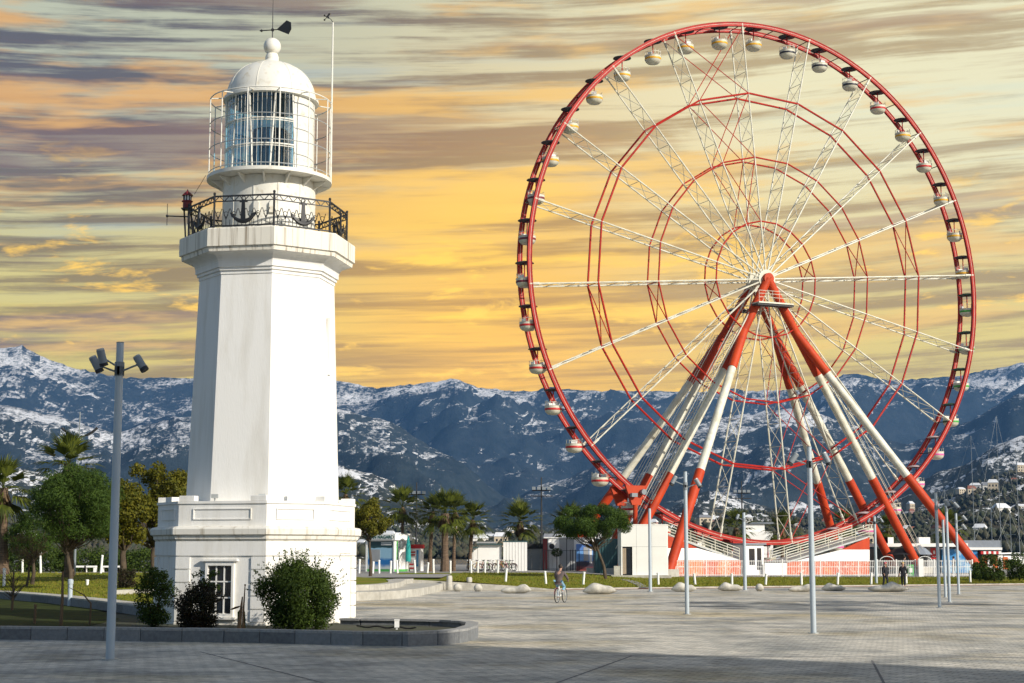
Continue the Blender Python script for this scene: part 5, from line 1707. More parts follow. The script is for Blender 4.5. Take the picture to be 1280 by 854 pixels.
# mast with curved arms, floodlight masts
mp = at(93, 716, 112); t = thing('curved_arm_lamp', 'thin lamp mast with two upswept curved arms behind the palms', 'lamp post', (mp.x, 112, 0.9))
zz = at(93, 515, 112).z - 0.9; za = at(93, 545, 112).z - 0.9
mb = MB(); mb.tube([(0, 0, 0), (0, 0, zz)], [0.09, 0.04], 8); mb.build('pole', M['head_paint'], t)
for s in (-1, 1):
    mb = MB(); mb.tube([(s * 1.25 * f_, 0, za - 0.05 + 0.62 * f_ ** 2) for f_ in np.linspace(0, 1, 10)], [0.05] * 4 + [0.09] * 6, 6); mb.build('lamp_arm', M['dark'], t)
for (px, tp_, Y, lab) in ((677, 600, 190, 'tall floodlight mast behind the grey shed'), (520, 606, 200, 'distant floodlight mast behind the palm clump'), (929, 604, 215, 'slim floodlight mast behind the ticket cabin')):
    q = at(px, 716, Y); t = thing('floodlight_mast', lab, 'mast', (q.x, Y, 0.3)); H_ = at(px, tp_, Y).z
    mb = MB(); mb.tube([(0, 0, 0), (0, 0, H_)], [0.16, 0.07], 8); mb.build('pole', M['dark'], t)
    mb = MB(); mb.box((0, 0, H_ * 0.86), (2.2, 0.15, 0.12)); mb.box((0, 0, H_ * 0.80), (2.6, 0.6, 0.1)); mb.build('crossbar', M['dark'], t)
    for i in range(4):
        mb = MB(); mb.box((-0.9 + 0.6 * i, -0.15, H_ * 0.86 + 0.25), (0.42, 0.25, 0.36)); mb.build('floodlight', M['head_paint'], t)

# ------------------------------------------------------------ stone seats, ball and post bollards
def stone_seat(label, x0, x1, y0, y1, lobes):
    c = gnd((x0 + x1) / 2, y1); s = c.y / FPX; L = (x1 - x0) * s; Hh = (y1 - y0) * s
    import bmesh
    bm = bmesh.new(); bmesh.ops.create_icosphere(bm, subdivisions=4, radius=1.0)
    for v in bm.verts:
        d = v.co.normalized(); u = d.x
        hh = sum(a * math.exp(-((u - m0) / w) ** 2) for m0, w, a in lobes)
        x = u * L / 2; yv = d.y * (0.55 + 0.35 * hh) * L * 0.27; z = d.z * Hh * 0.5 * (0.42 + 0.58 * hh)
        zb_ = Hh * 0.5 * (0.42 + 0.58 * hh)
        x += 0.02 * L * math.sin(5 * d.y)
        v.co = Vector((x, yv, max(z + zb_ * 0.88, 0.0) + 0.02 * noise.noise(d * 3)))
    me = bpy.data.meshes.new('stone_seat'); bm.to_mesh(me); bm.free(); me.shade_smooth()
    o = obj('stone_seat', me, M['boulder'], None, (c.x, c.y + L * 0.15, 0))
    return tag(o, label, 'bench', 'pebble-shaped stone seats along the lawn')


stone_seat('pebble-shaped stone seat with one raised end between ball bollard and cyclist', 626, 664, 729, 742, ((0.55, 0.5, 1.0), (-0.6, 0.5, 0.42)))
stone_seat('long pebble-shaped stone seat just past the cyclist', 729, 771, 728, 743, ((-0.35, 0.55, 1.0), (0.6, 0.5, 0.55)))
stone_seat('pebble-shaped stone seat behind the lamp post', 840, 871, 727, 740, ((-0.35, 0.55, 1.0), (0.65, 0.4, 0.55)))
stone_seat('pebble-shaped stone seat before the ticket cabin', 898, 929, 727, 739, ((-0.45, 0.5, 1.0), (0.55, 0.5, 0.55)))
stone_seat('low stone seat rising to one end beside a lone lamp post', 986, 1018, 729, 740, ((0.6, 0.45, 1.0), (-0.6, 0.6, 0.4)))
stone_seat('pebble-shaped stone seat facing the ramp mural', 1028, 1058, 728, 739, ((-0.4, 0.5, 1.0), (0.6, 0.5, 0.5)))
stone_seat('long flat stone seat with a raised middle before the walkers', 1087, 1138, 727, 740, ((0.2, 0.35, 1.0), (-0.7, 0.6, 0.45), (0.8, 0.3, 0.4)))
for px, py, r, lab in ((572, 739.5, 5.6, 'round stone ball bollard next to the curved steps'), (597.5, 739.5, 5.4, 'round stone ball bollard on the seat side of the low wall'), (949.5, 739, 5.2, 'stone ball bollard between two pebble seats')):
    c = gnd(px, py); rr = r * c.y / FPX
    mb = MB(); mb.lathe([(rr * 0.55, 0.0), (rr * 0.9, rr * 0.35)] + [(rr * math.cos(a), rr * 0.75 + rr * math.sin(a)) for a in np.linspace(-0.3, 1.5, 10)], 20)
    tag(mb.build('ball_bollard', M['boulder'], None, smooth=180, loc=c), lab, 'bollard', 'stone ball bollards')
for px, py, ty, lab in ((561.5, 737.5, 720, 'short thick pale bollard leaning at the end of the curved steps'), (587.5, 737, 722, 'thick pale bollard between the two stone balls')):
    c = gnd(px, py); h_ = (py - ty) * c.y / FPX
    mb = MB(); mb.lathe([(0.2, 0), (0.19, h_ * .9), (0.15, h_)], 14); o = mb.build('thick_bollard', M['concrete'], None, smooth=50, loc=c); o.rotation_euler = (0, random.uniform(-.08, .08), 0)
    tag(o, lab, 'bollard', 'thick bollards by the low wall')

post_proto = None
posts = [(449, 716, 700), (466, 718, 703), (474, 716, 701), (488, 718, 702), (497, 716, 701), (519, 716, 701), (534, 720, 704), (542, 716, 700), (563, 716, 702), (589, 716, 702), (597, 716, 703), (606, 716, 703), (622, 716, 702),
         (632, 727, 712), (682.5, 730, 715), (729, 731, 716), (823, 731, 717), (869, 731, 718), (915, 732, 718), (957, 731.5, 718), (1002, 731.5, 717), (1047, 731, 717), (1089, 731, 717), (1133, 730, 716), (1213, 728, 714),
         (5, 733, 712), (51, 722, 690), (126, 716, 695), (109, 744, 726), (28, 716, 700)]
for i, (px, py, ty) in enumerate(posts):
    if py < 723: c = at(px, py, 136 if px > 400 else 118); 
    elif px > 400:
        Yq = 112
        for _ in range(6):
            c = at(px, py, Yq); Yq = Yq + (c.z - lawn_z(c.x, Yq)) * 40 / (2.35) * 0.8
        c = at(px, py, Yq)
    else: c = at(px, py, 90)
    h_ = (py - ty) * c.y / FPX
    near_k = px > 400 and py < 723
    if post_proto is None:
        mb = MB(); mb.lathe([(0.085, -0.1), (0.085, 0.9), (0.10, 0.91), (0.10, 0.97), (0.05, 1.0)], 10); o = mb.build('path_light', M['panel_white'], None, smooth=40); post_proto = o
    else:
        o = post_proto.copy(); COL.objects.link(o)
    o.location = c; o.scale = (1, 1, h_ + 0.05); o.rotation_euler = (random.uniform(-.06, .06), random.uniform(-.09, .09), 0)
    if px < 400: tag(o, 'slim white post light on the raised palm lawn', 'post light', 'post lights on the palm lawn')
    elif near_k: tag(o, 'slim white post light along the path by the kiosks', 'post light', 'post lights by the kiosks')
    else: tag(o, 'slim white post light on the long lawn before the wheel', 'post light', 'post lights on the long lawn')
c = at(87, 761, 68); mb = MB(); mb.lathe([(0.10, 0), (0.10, 0.9), (0.12, 0.92), (0.12, 1.08), (0.06, 1.12)], 12); o = mb.build('path_light', M['pole_paint'], None, smooth=40, loc=(c.x, c.y, 0.17)); tag(o, 'grey post light standing against the dark retaining wall', 'post light')

# ------------------------------------------------------------ kiosks and sheds behind the lawn
def rbox(parent, name, c, s, m, bevel=0.0):
    mb = MB(); mb.box(c, s); o = mb.build(name, m, parent)
    if bevel: bev(o, bevel, 1)
    return o


def text_mesh(txt, size, m, parent, loc, rot=(math.pi / 2, 0, 0), name='lettering'):
    cu = bpy.data.curves.new(name, 'FONT'); cu.body = txt; cu.size = size; cu.extrude = 0.01; cu.align_x = 'CENTER'; cu.offset = 0.012
    tmp = bpy.data.objects.new('tmp', cu); COL.objects.link(tmp)
    bpy.context.view_layer.update()
    me = bpy.data.meshes.new_from_object(tmp.evaluated_get(bpy.context.evaluated_depsgraph_get()))
    bpy.data.objects.remove(tmp)
    o = obj(name, me, m, parent, loc); o.rotation_euler = rot
    return stuff(o)


def poster_mat(name, top, sky_, sea, low):
    m = bpy.data.materials.new(name); m.use_nodes = True
    n, l = m.node_tree.nodes, m.node_tree.links; b = n['Principled BSDF']; b.inputs['Roughness'].default_value = 0.35
    t = n.new('ShaderNodeTexCoord'); s = n.new('ShaderNodeSeparateXYZ'); l.new(t.outputs['Generated'], s.inputs[0])
    ns = n.new('ShaderNodeTexNoise'); ns.inputs['Scale'].default_value = 2.5; l.new(t.outputs['Generated'], ns.inputs['Vector'])
    ad = n.new('ShaderNodeMath'); ad.operation = 'MULTIPLY_ADD'; l.new(ns.outputs['Fac'], ad.inputs[0]); ad.inputs[1].default_value = 0.18; l.new(s.outputs[2], ad.inputs[2])
    r = n.new('ShaderNodeValToRGB'); l.new(ad.outputs[0], r.inputs[0]); el = r.color_ramp.elements
    el[0].position = 0.16; el[0].color = (*low, 1); el[1].position = 0.30; el[1].color = (*sea, 1)
    for p_, c in ((0.42, sea), (0.5, sky_), (0.84, sky_), (0.86, top)):
        e = el.new(p_); e.color = (*c, 1)
    l.new(r.outputs[0], b.inputs['Base Color']); return m


KZ = 0.72
kc = at(476, 716, 147); kiosk = thing('kiosk', 'white kiosk with a green sign and a blue sea poster on its wall', 'kiosk', (kc.x, 147, KZ), R_(-27))
rbox(kiosk, 'wall', (0, 1.2, 1.5), (3.0, 2.6, 3.0), M['panel_white'])
rbox(kiosk, 'plinth', (0, 1.2, 0.1), (3.1, 2.7, 0.22), M['green_bright'])
rbox(kiosk, 'fascia', (0, 1.2, 3.12), (3.4, 3.0, 0.62), M['panel_white'], 0.03)
for s in (-1, 1): rbox(kiosk, 'corner_post', (s * 1.46, -0.12, 1.5), (0.14, 0.14, 3.0), M['panel_white'])
po = rbox(kiosk, 'poster', (0, -0.13, 1.48), (2.6, 0.05, 2.5), poster_mat('sea_poster', (0.012, 0.05, 0.055), (0.30, 0.50, 0.62), (0.02, 0.16, 0.42), (0.55, 0.6, 0.6)))
rbox(po, 'poster_picture', (-0.55, -0.165, 1.45), (1.1, 0.02, 1.1), M['panel_grey'])
for z in (2.58, 2.42): rbox(po, 'poster_caption', (0.65, -0.165, z), (1.1, 0.02, 0.07), M['panel_white'])
rbox(kiosk, 'signboard', (-0.05, -0.335, 3.12), (2.9, 0.06, 0.42), M['panel_white'])
text_mesh('MEGAN NAGARO', 0.40, M['green_sign'], kiosk, (-0.05, -0.37, 2.98))
rbox(kiosk, 'air_conditioner', (1.65, 1.0, 2.45), (0.35, 0.8, 0.6), M['panel_grey'], 0.03)
for y in (0.3, 1.9): rbox(kiosk, 'side_pilaster', (1.52, y, 1.5), (0.06, 0.16, 3.0), M['green_bright'] if y < 1 else M['panel_grey'])
uc = at(510, 716, 146); t = thing('folded_parasol', 'folded teal parasol standing beside the kiosk', 'parasol', (uc.x, 146, KZ))
mb = MB(); mb.cyl((0, 0, 0), (0, 0, 3.3), 0.04, n=6); mb.build('pole', M['wheel_white'], t)
mb = MB(); mb.lathe([(0.22, 0.9), (0.26, 1.2), (0.20, 2.4), (0.10, 3.0), (0.02, 3.3)], 9); mb.build('canopy', mat('teal_cloth', (0.02, 0.33, 0.30), 0.8), t)
vc = at(518, 716, 149); t = thing('drinks_machine', 'red-topped white vending booth with red stripes beside the kiosk', 'vending booth', (vc.x, 149, KZ), R_(-20))
rbox(t, 'cabinet', (0, 0.4, 1.05), (1.1, 0.9, 2.1), M['panel_white'], 0.03); rbox(t, 'header', (0, 0.4, 2.28), (1.25, 1.0, 0.36), M['red'], 0.03)
for z in (0.3, 0.65, 1.5, 1.75): rbox(t, 'stripe', (-0.18, -0.06, z), (0.55, 0.04, 0.13), M['red'])
rbox(t, 'glass_front', (0.32, -0.06, 1.2), (0.2, 0.04, 1.5), M['blue'])
# dark booth by the palms
bc = at(608, 716, 156); t = thing('dark_booth', 'narrow dark shelter beside the palm clump', 'shelter', (bc.x, 156, KZ))
rbox(t, 'wall', (0, 0.5, 1.3), (1.5, 1.2, 2.6), M['dark']); rbox(t, 'roof', (0, 0.5, 2.68), (1.9, 1.6, 0.16), M['panel_grey']); rbox(t, 'door', (-0.2, -0.13, 1.1), (0.7, 0.05, 2.0), M['panel_grey'])
# stepped white shed with hire bicycles
sc_ = at(623, 716, 152); shed = thing('bike_hire_shed', 'white clad bicycle hire shed with a stepped roofline', 'shed', (sc_.x, 152, KZ))
for i, (x0, x1, ytop) in enumerate(((586, 591, 690), (591.2, 597, 685), (597.2, 627, 681), (629, 659, 677.5))):
    a, b = at(x0, ytop, 152), at(x1, ytop, 152)
    if i < 3: rbox(shed, 'wall', ((a.x + b.x) / 2 - sc_.x, 1.0, (a.z - KZ) / 2), (b.x - a.x - 0.02, 2.0, a.z - KZ), M['panel_white'])
    else:
        n_ = 8; wd_ = (b.x - a.x) / n_
        for k in range(n_): rbox(shed, 'cladding_panel', (a.x + wd_ * (k + .5) - sc_.x, 0.9, (a.z - KZ) / 2), (wd_ - 0.03, 2.4, a.z - KZ), M['panel_white'])
    rbox(shed, 'roof_edge', ((a.x + b.x) / 2 - sc_.x, 1.0, a.z - KZ + 0.05), (b.x - a.x + 0.15, 2.7, 0.09), M['teal_panel'])
for k in range(5): rbox(shed, 'rack_post', (at(588 + 9 * k, 716, 151).x - sc_.x, -1.2, 0.55), (0.16, 0.2, 1.1), M['panel_white'])
rbox(shed, 'rack_rail', (at(608, 716, 151).x - sc_.x, -1.05, 1.0), (3.6, 0.06, 0.08), M['panel_white'])

# grey service block with condenser, posters and its dark container
gc = at(715, 716, 158); gb = thing('service_block', 'grey clad service block with an air conditioner and a tower poster', 'building', (gc.x, 158, KZ))
a, b = at(681, 673, 158), at(745, 673, 158)
n_ = 7; wd_ = (b.x - a.x) / n_
for k in range(n_): rbox(gb, 'cladding_panel', (a.x + wd_ * (k + .5) - gc.x, 1.5, (a.z - KZ) / 2), (wd_ - 0.02, 3.0, a.z - KZ), M['panel_grey'] if k in (2, 3) else M['panel_white'])
rbox(gb, 'roof_edge', ((a.x + b.x) / 2 - gc.x, 1.5, a.z - KZ + 0.06), (b.x - a.x + 0.2, 3.2, 0.1), M['panel_white'])
ac = at(691, 683, 157.8); o = rbox(gb, 'air_conditioner', (ac.x - gc.x, -0.2, ac.z - KZ), (0.95, 0.4, 0.75), M['panel_white'], 0.03)
mb = MB(); mb.cyl((ac.x - gc.x - 0.1, -0.42, ac.z - KZ), (ac.x - gc.x - 0.1, -0.40, ac.z - KZ), 0.27, n=16); mb.build('fan_grille', M['dark'], o)
pa_ = at(731.5, 697, 157.8); o = rbox(gb, 'poster', (pa_.x - gc.x, -0.06, pa_.z - KZ), (1.75, 0.08, 2.6), poster_mat('tower_poster', (0.10, 0.22, 0.55), (0.16, 0.36, 0.70), (0.05, 0.04, 0.06), (0.25, 0.06, 0.05)))
rbox(o, 'poster_tower', (pa_.x - gc.x + 0.1, -0.11, pa_.z - KZ + 0.35), (0.5, 0.02, 1.3), M['panel_grey'])
rbox(o, 'poster_tower', (pa_.x - gc.x + 0.55, -0.11, pa_.z - KZ + 0.2), (0.25, 0.02, 1.5), M['panel_white'])
tr_ = at(696, 690, 157.0); t = thing('clipped_tree', 'small dark ball-clipped tree before the grey block', 'tree', (tr_.x, 157.0, KZ)); 
mb = MB(); mb.tube([(0, 0, 0), (0, 0, 1.5)], [0.05, 0.04], 6); mb.build('trunk', M['bark'], t)
P_, N_ = clump_points([((0, 0, 1.75), (0.6, 0.5, 0.42))], 900, 0.6); quads_obj('crown', leaf_quads(P_, N_, 0.12, 0.5), M['leaf_bush'], t)
dk = at(681.5, 716, 156.5); t = thing('banner_pillar', 'dark red upright advertising pillar beside the grey block', 'sign', (dk.x, 156.5, KZ)); rbox(t, 'panel', (0, 0, 1.55), (0.42, 0.18, 2.9), M['dark_red']); rbox(t, 'frame', (0, 0.02, 1.55), (0.5, 0.12, 3.05), M['dark'])
# low grey tank wall between shed and block
lw_ = at(670, 716, 160); t = thing('screen_wall', 'low weathered grey screen wall between shed and service block', 'wall', (lw_.x, 160, KZ))
for k in range(3): rbox(t, 'wall_panel', (-0.85 + 0.85 * k, 0, 1.05), (0.83, 0.2, 2.1), M['panel_grey'])
rbox(t, 'dark_capping', (0, 0, 2.35), (2.6, 0.5, 0.5), M['dark'])
# dark fence posts in front of the block
t = thing('mesh_fence', 'dark thin-posted fence in front of the grey service block', 'fence', (0, 0, 0))
for px in (681, 686, 708.5, 713, 716, 719.5, 724, 742):
    a = at(px, 716, 155); mb = MB(); mb.bar((a.x, 155, KZ), (a.x, 155, KZ + (3.2 if px in (708.5,) else 2.0)), 0.07); mb.build('post', M['dark'], t)
a, b = at(681, 716, 155), at(745, 716, 155); mb = MB(); mb.bar((a.x, 155, KZ + 0.15), (b.x, 155, KZ + 0.15), 0.05); mb.bar((a.x, 155, KZ + 1.9), (b.x, 155, KZ + 1.9), 0.04); mb.build('rail', M['dark'], t)
# teal container and white booth
cc = at(761, 716, 150); t = thing('container', 'dark teal ribbed container standing behind the umbrella pine', 'container', (cc.x, 150, KZ - 0.3), R_(0))
rbox(t, 'body', (0, 1.2, 1.65), (2.5, 2.4, 3.3), M['teal_panel'])
for k in range(9): rbox(t, 'rib', (-1.15 + 0.29 * k, -0.03, 1.65), (0.12, 0.08, 3.1), M['teal_panel'])
wb = at(805, 722, 133); WZ = 0.36
booth = thing('white_booth', 'white panelled cube booth with a curtained doorway on a low platform', 'booth', (wb.x, 133, WZ))
a, b = at(776, 656, 133), at(834, 656, 133); Hb = a.z - WZ - 0.25; x0, x1 = a.x - wb.x, b.x - wb.x
rbox(booth, 'platform', ((x0 + x1) / 2 - 0.3, 1.6, 0.10), (x1 - x0 + 1.1, 4.2, 0.24), M['concrete'])
rbox(booth, 'core', ((x0 + x1) / 2, 1.75, 0.23 + Hb / 2), (x1 - x0 - 0.1, 3.2, Hb - 0.02), M['dark'])
dx0, dx1, dz = x0 + 0.12, x0 + 0.92, 2.25
for k in range(3):
    wd_ = (x1 - x0) / 3
    rbox(booth, 'wall_panel', (x0 + wd_ * (k + .5), 0.08, 0.22 + 2.32 + (Hb - 2.32) / 2), (wd_ - 0.015, 0.12, Hb - 2.34), M['panel_white'])
    xl, xr = max(x0 + wd_ * k, dx1), x0 + wd_ * (k + 1)
    if xr - xl > 0.1: rbox(booth, 'wall_panel', ((xl + xr) / 2, 0.08, 0.22 + 1.16), (xr - xl - 0.015, 0.12, 2.31), M['panel_white'])
rbox(booth, 'door_jamb', (x0 + 0.06, 0.08, 0.22 + 1.16), (0.11, 0.12, 2.31), M['panel_white'])
rbox(booth, 'side_panel', (x0 + 0.0, 1.75, 0.22 + Hb / 2), (0.1, 3.2, Hb), M['panel_white']); rbox(booth, 'side_panel', (x1, 1.75, 0.22 + Hb / 2), (0.1, 3.2, Hb), M['panel_white'])
rbox(booth, 'roof', ((x0 + x1) / 2, 1.75, 0.22 + Hb + 0.03), (x1 - x0 + 0.12, 3.5, 0.08), M['panel_white'])
dr = rbox(booth, 'door', (dx1 - 0.25, 0.13, 0.22 + 1.1), (0.42, 0.04, 2.15), M['dark_glass'])
for k in range(3): rbox(booth, 'curtain', (dx0 + 0.06 + 0.1 * k, 0.10 + 0.02 * (k % 2), 0.22 + 1.15), (0.085, 0.05, 2.1), mat('curtain', (0.45, 0.36, 0.26), 0.9) if k == 0 else bpy.data.materials['curtain'])
rbox(booth, 'side_planter', (x0 - 0.35, 0.1, 0.6), (0.5, 0.5, 0.75), M['concrete'])
mp_ = MB(); gp = lambda px, py: gnd(px, py, 0.2)
# trodden path across the lawn to the booth
mb = MB(); pts = [(780, 724.5), (790, 727), (800, 731), (806, 735)]
V = []
for px, py in pts:
    Yq = 115
    for _ in range(8):
        c = at(px, py, Yq); Yq += (c.z - lawn_z(c.x, Yq)) * 14
    c = at(px, py, Yq); V += [(c.x - 0.35, Yq, lawn_z(c.x - .35, Yq) + 0.02), (c.x + 0.35, Yq, lawn_z(c.x + .35, Yq) + 0.02)]
mb.add(V, [(2 * i, 2 * i + 1, 2 * i + 3, 2 * i + 2) for i in range(3)]); struct(mb.build('path', M['promenade']))

# white picket fence before the wheel
fence = thing('metal_fence', 'long white metal picket fence in front of the big wheel', 'fence', (0, 0, 0))
FY = 141.0
fa, fb = at(836, 720, FY).x, at(1216, 720, FY).x
nP = 16
for i in range(nP + 1):
    x = fa + (fb - fa) * i / nP
    mb = MB(); mb.box((x, FY, 0.35 + 0.75), (0.10, 0.10, 1.5)); mb.build('fence_post', M['panel_white'], fence)
    if i < nP:
        w_ = (fb - fa) / nP; mb = MB()
        for h in (0.15, 0.85, 1.35): mb.box((x + w_ / 2, FY, 0.35 + h), (w_ - 0.12, 0.05, 0.05))
        m_ = 11
        for k in range(1, m_): mb.box((x + w_ * k / m_, FY - 0.03, 0.35 + 0.75), (0.035, 0.025, 1.36))
        if i in (11, 13): mb.tube([(x + w_ / 2 + 0.6 * math.cos(a), FY, 0.35 + 1.35 + 0.4 * math.sin(a)) for a in np.linspace(0, math.pi, 12)], 0.03, 5)
        stuff(mb.build('picket_panel', M['panel_white'], fence))
mb = MB(); x = at(1152, 720, 140.5).x; mb.box((x, 140.7, 0.35 + 0.78), (0.42, 0.3, 1.55)); tag(mb.build('gate_pier', M['panel_white']), 'solid white gate pier in the picket fence', 'pier')

# ------------------------------------------------------------ bar by the harbour
RY = 170
rb = at(1170, 716, RY); bar_ = thing('harbour_bar', 'long low harbour bar with blue mural wall, red sign and striped awning', 'building', (rb.x, RY, 0.35))
X = lambda px: at(px, 700, RY).x - rb.x
Zp = lambda py: at(1170, py, RY).z - 0.35
rbox(bar_, 'dark_terrace', ((X(1096) + X(1160)) / 2, 2.5, Zp(686) / 2), (X(1160) - X(1096), 3.0, Zp(686)), M['dark'])
rbox(bar_, 'roof', ((X(1096) + X(1204)) / 2, 1.0, Zp(681.5)), (X(1204) - X(1096), 6.0, 0.35), M['panel_white'])
rbox(bar_, 'wall', ((X(1158) + X(1174)) / 2, 1.0, Zp(684) / 2), (X(1174) - X(1158), 3.0, Zp(684)), M['panel_grey'])
sg = rbox(bar_, 'red_sign', ((X(1162) + X(1170)) / 2, -0.55, Zp(692)), (X(1170) - X(1162), 0.08, Zp(685) - Zp(699)), M['red'])
mb = MB(); cx_ = (X(1162) + X(1170)) / 2; mb.sphere((cx_, -0.62, Zp(690.5)), 0.12, 8, 6, (0.8, 0.2, 1.7)); mb.tube([(cx_ + 0.18 * math.sin(a), -0.62, Zp(695) - 0.1 * math.cos(a)) for a in np.linspace(-1.4, 1.4, 9)], 0.03, 4); mb.build('sign_emblem', M['panel_white'], sg)
rbox(bar_, 'mural_wall', ((X(1175) + X(1219)) / 2, 0.6, Zp(686.5) / 2), (X(1219) - X(1175), 3.0, Zp(686.5)), M['blue'])
for px, s in ((1206, 1), (1211, 1.1)):
    mb = MB(); mb.sphere((X(px), -0.93, Zp(695)), 0.28 * s, 10, 8, (0.7, 0.1, 2.6)); mb.build('surfboard', M['panel_white'], bar_, smooth=180)
rbox(bar_, 'pitched_roof', ((X(1203) + X(1248)) / 2, 1.5, Zp(681)), (X(1248) - X(1203), 5.0, 0.9), M['roof_grey'])
rbox(bar_, 'roof_edge', ((X(1203) + X(1249)) / 2, -1.1, Zp(686)), (X(1249) - X(1203), 0.2, 0.25), M['panel_white'])
rbox(bar_, 'shop_front', ((X(1220) + X(1247)) / 2, 0.8, Zp(688) / 2), (X(1247) - X(1220), 2.6, Zp(688)), M['dark'])
for k in range(8): rbox(bar_, 'awning_stripe', (X(1222) + (X(1247) - X(1222)) * (k + .5) / 8, -0.9, Zp(691)), ((X(1247) - X(1222)) / 8 - 0.01, 0.9, 0.3), M['red'] if k % 2 == 0 else M['panel_white'])
for px in (1105, 1112, 1158): rbox(bar_, 'roof_unit', (X(px), 1.0, Zp(677)), (1.2, 1.0, 0.9), M['panel_white'])
for k in range(5): rbox(bar_, 'shop_counter', (X(1233) + 0.55 * k - 0.4, -0.6, 1.0), (0.5, 0.3, 1.6 if k % 2 else 1.3), M['panel_white'] if k % 2 else M['orange'])
for (px, sx2, lab) in ((1131, 1.0, 'wide dark grey parasol on the bar terrace'), (1150, 0.7, 'smaller grey parasol beside the wide one')):
    q = at(px, 716, 164); t = thing('parasol', lab, 'parasol', (q.x, 164, 0.35)); mb = MB(); mb.cyl((0, 0, 0), (0, 0, 2.6), 0.05, n=6); mb.build('pole', M['steel'], t)
    mb = MB(); mb.lathe([(1.9 * sx2, 1.9), (1.0 * sx2, 2.5), (0.05, 2.85)], 10, capb=False); mb.build('canopy', M['roof_grey'] if sx2 < 1 else M['dark'], t)
gq = at(1138, 720, 146); t = thing('litter_bin', 'green litter bin behind the picket fence', 'bin', (gq.x, 146, 0.35)); mb = MB(); mb.lathe([(0.3, 0), (0.34, 0.85), (0.36, 0.9), (0.3, 1.0)], 12); mb.build('body', M['green_bright'], t, smooth=40); rbox(t, 'label_panel', (0, -0.33, 0.5), (0.3, 0.03, 0.4), M['panel_white'])
# harbour office with masts behind the cabin
hq = at(950, 700, 205); t = thing('harbour_office', 'small white harbour office seen under the wheel', 'building', (hq.x, 205, 0.35)); rbox(t, 'wall', (0, 1.5, 2.4), (3.4, 3, 4.8), M['panel_white']); rbox(t, 'upper_storey', (-0.5, 1.5, 5.2), (2.4, 2.6, 1.0), M['panel_white']); rbox(t, 'window_band', (0, -0.03, 3.3), (2.8, 0.08, 0.7), M['dark_glass']); rbox(t, 'roof', (0, 1.5, 5.85), (3.6, 3.2, 0.15), M['roof_grey'])

# ------------------------------------------------------------ sailing boats and the harbour
wq = mat('harbour_water', (0.02, 0.045, 0.06), 0.15, var=0.3, scale=0.5, bump=0.5, bscale=2)
sheet('water', [(-300, 240.5), (700, 240.5), (700, 600), (-300, 600)], 0.05, wq)
for i, (px, Y, tpy, L) in enumerate(((1238, 262, 628, 9), (1216, 270, 545, 14), (1262, 255, 640, 8), (1272, 280, 560, 13), (1180, 275, 612, 9), (1250, 290, 520, 15), (1300, 265, 600, 10))):
    q = at(px, 692, Y); H_ = at(px, tpy, Y).z
    t = thing('sailing_boat', ('short-masted white sailing boat behind the clipped shrubs', 'tall-masted white yacht behind the bar roof', 'small white sailing boat with a low mast by the fence end', 'tall white yacht with long stays beside the small boat', 'white sailing boat behind the close-set lamp posts', 'tallest-masted white yacht in the harbour', 'white sailing boat beyond the last shrub')[i], 'boat', (q.x, Y, 0.0), R_(random.uniform(-40, 40)), 'boats in the harbour')
    mb = MB(); sec = []
    for f_ in np.linspace(0, 1, 9):
        w_ = L * 0.15 * math.sin(math.pi * min(0.98, 0.25 + 0.75 * f_)) ** 0.8; sec.append([Vector((-L / 2 + L * f_, y_ * w_, z_)) for y_, z_ in ((-1, 1.3), (-0.8, 0.5), (0, 0.0), (0.8, 0.5), (1, 1.3))])
    mb.rings(sec); mb.build('hull', M['panel_white'], t, smooth=40)
    rbox(t, 'cabin', (-0.3, 0, 1.6), (L * 0.35, L * 0.15, 0.7), M['panel_white'])
    mb = MB(); mb.cyl((0.4, 0, 1.2), (0.4, 0, H_), 0.06, 0.035, 5); ms = mb.build('mast', M['head_paint'], t)
    mb = MB(); mb.cyl((0.4, 0, H_), (L / 2, 0, 1.4), 0.014, n=4); mb.cyl((0.4, 0, H_), (-L / 2, 0, 1.4), 0.014, n=4); mb.cyl((0.4, -1.0, H_ * 0.6), (0.4, 1.0, H_ * 0.6), 0.04, n=4); mb.build('rigging', M['steel'], ms)
    mb = MB(); mb.cyl((0.4, 0, 2.4), (-L * 0.4, 0, 2.3), 0.12, n=6); mb.build('boom', M['panel_white'], t)


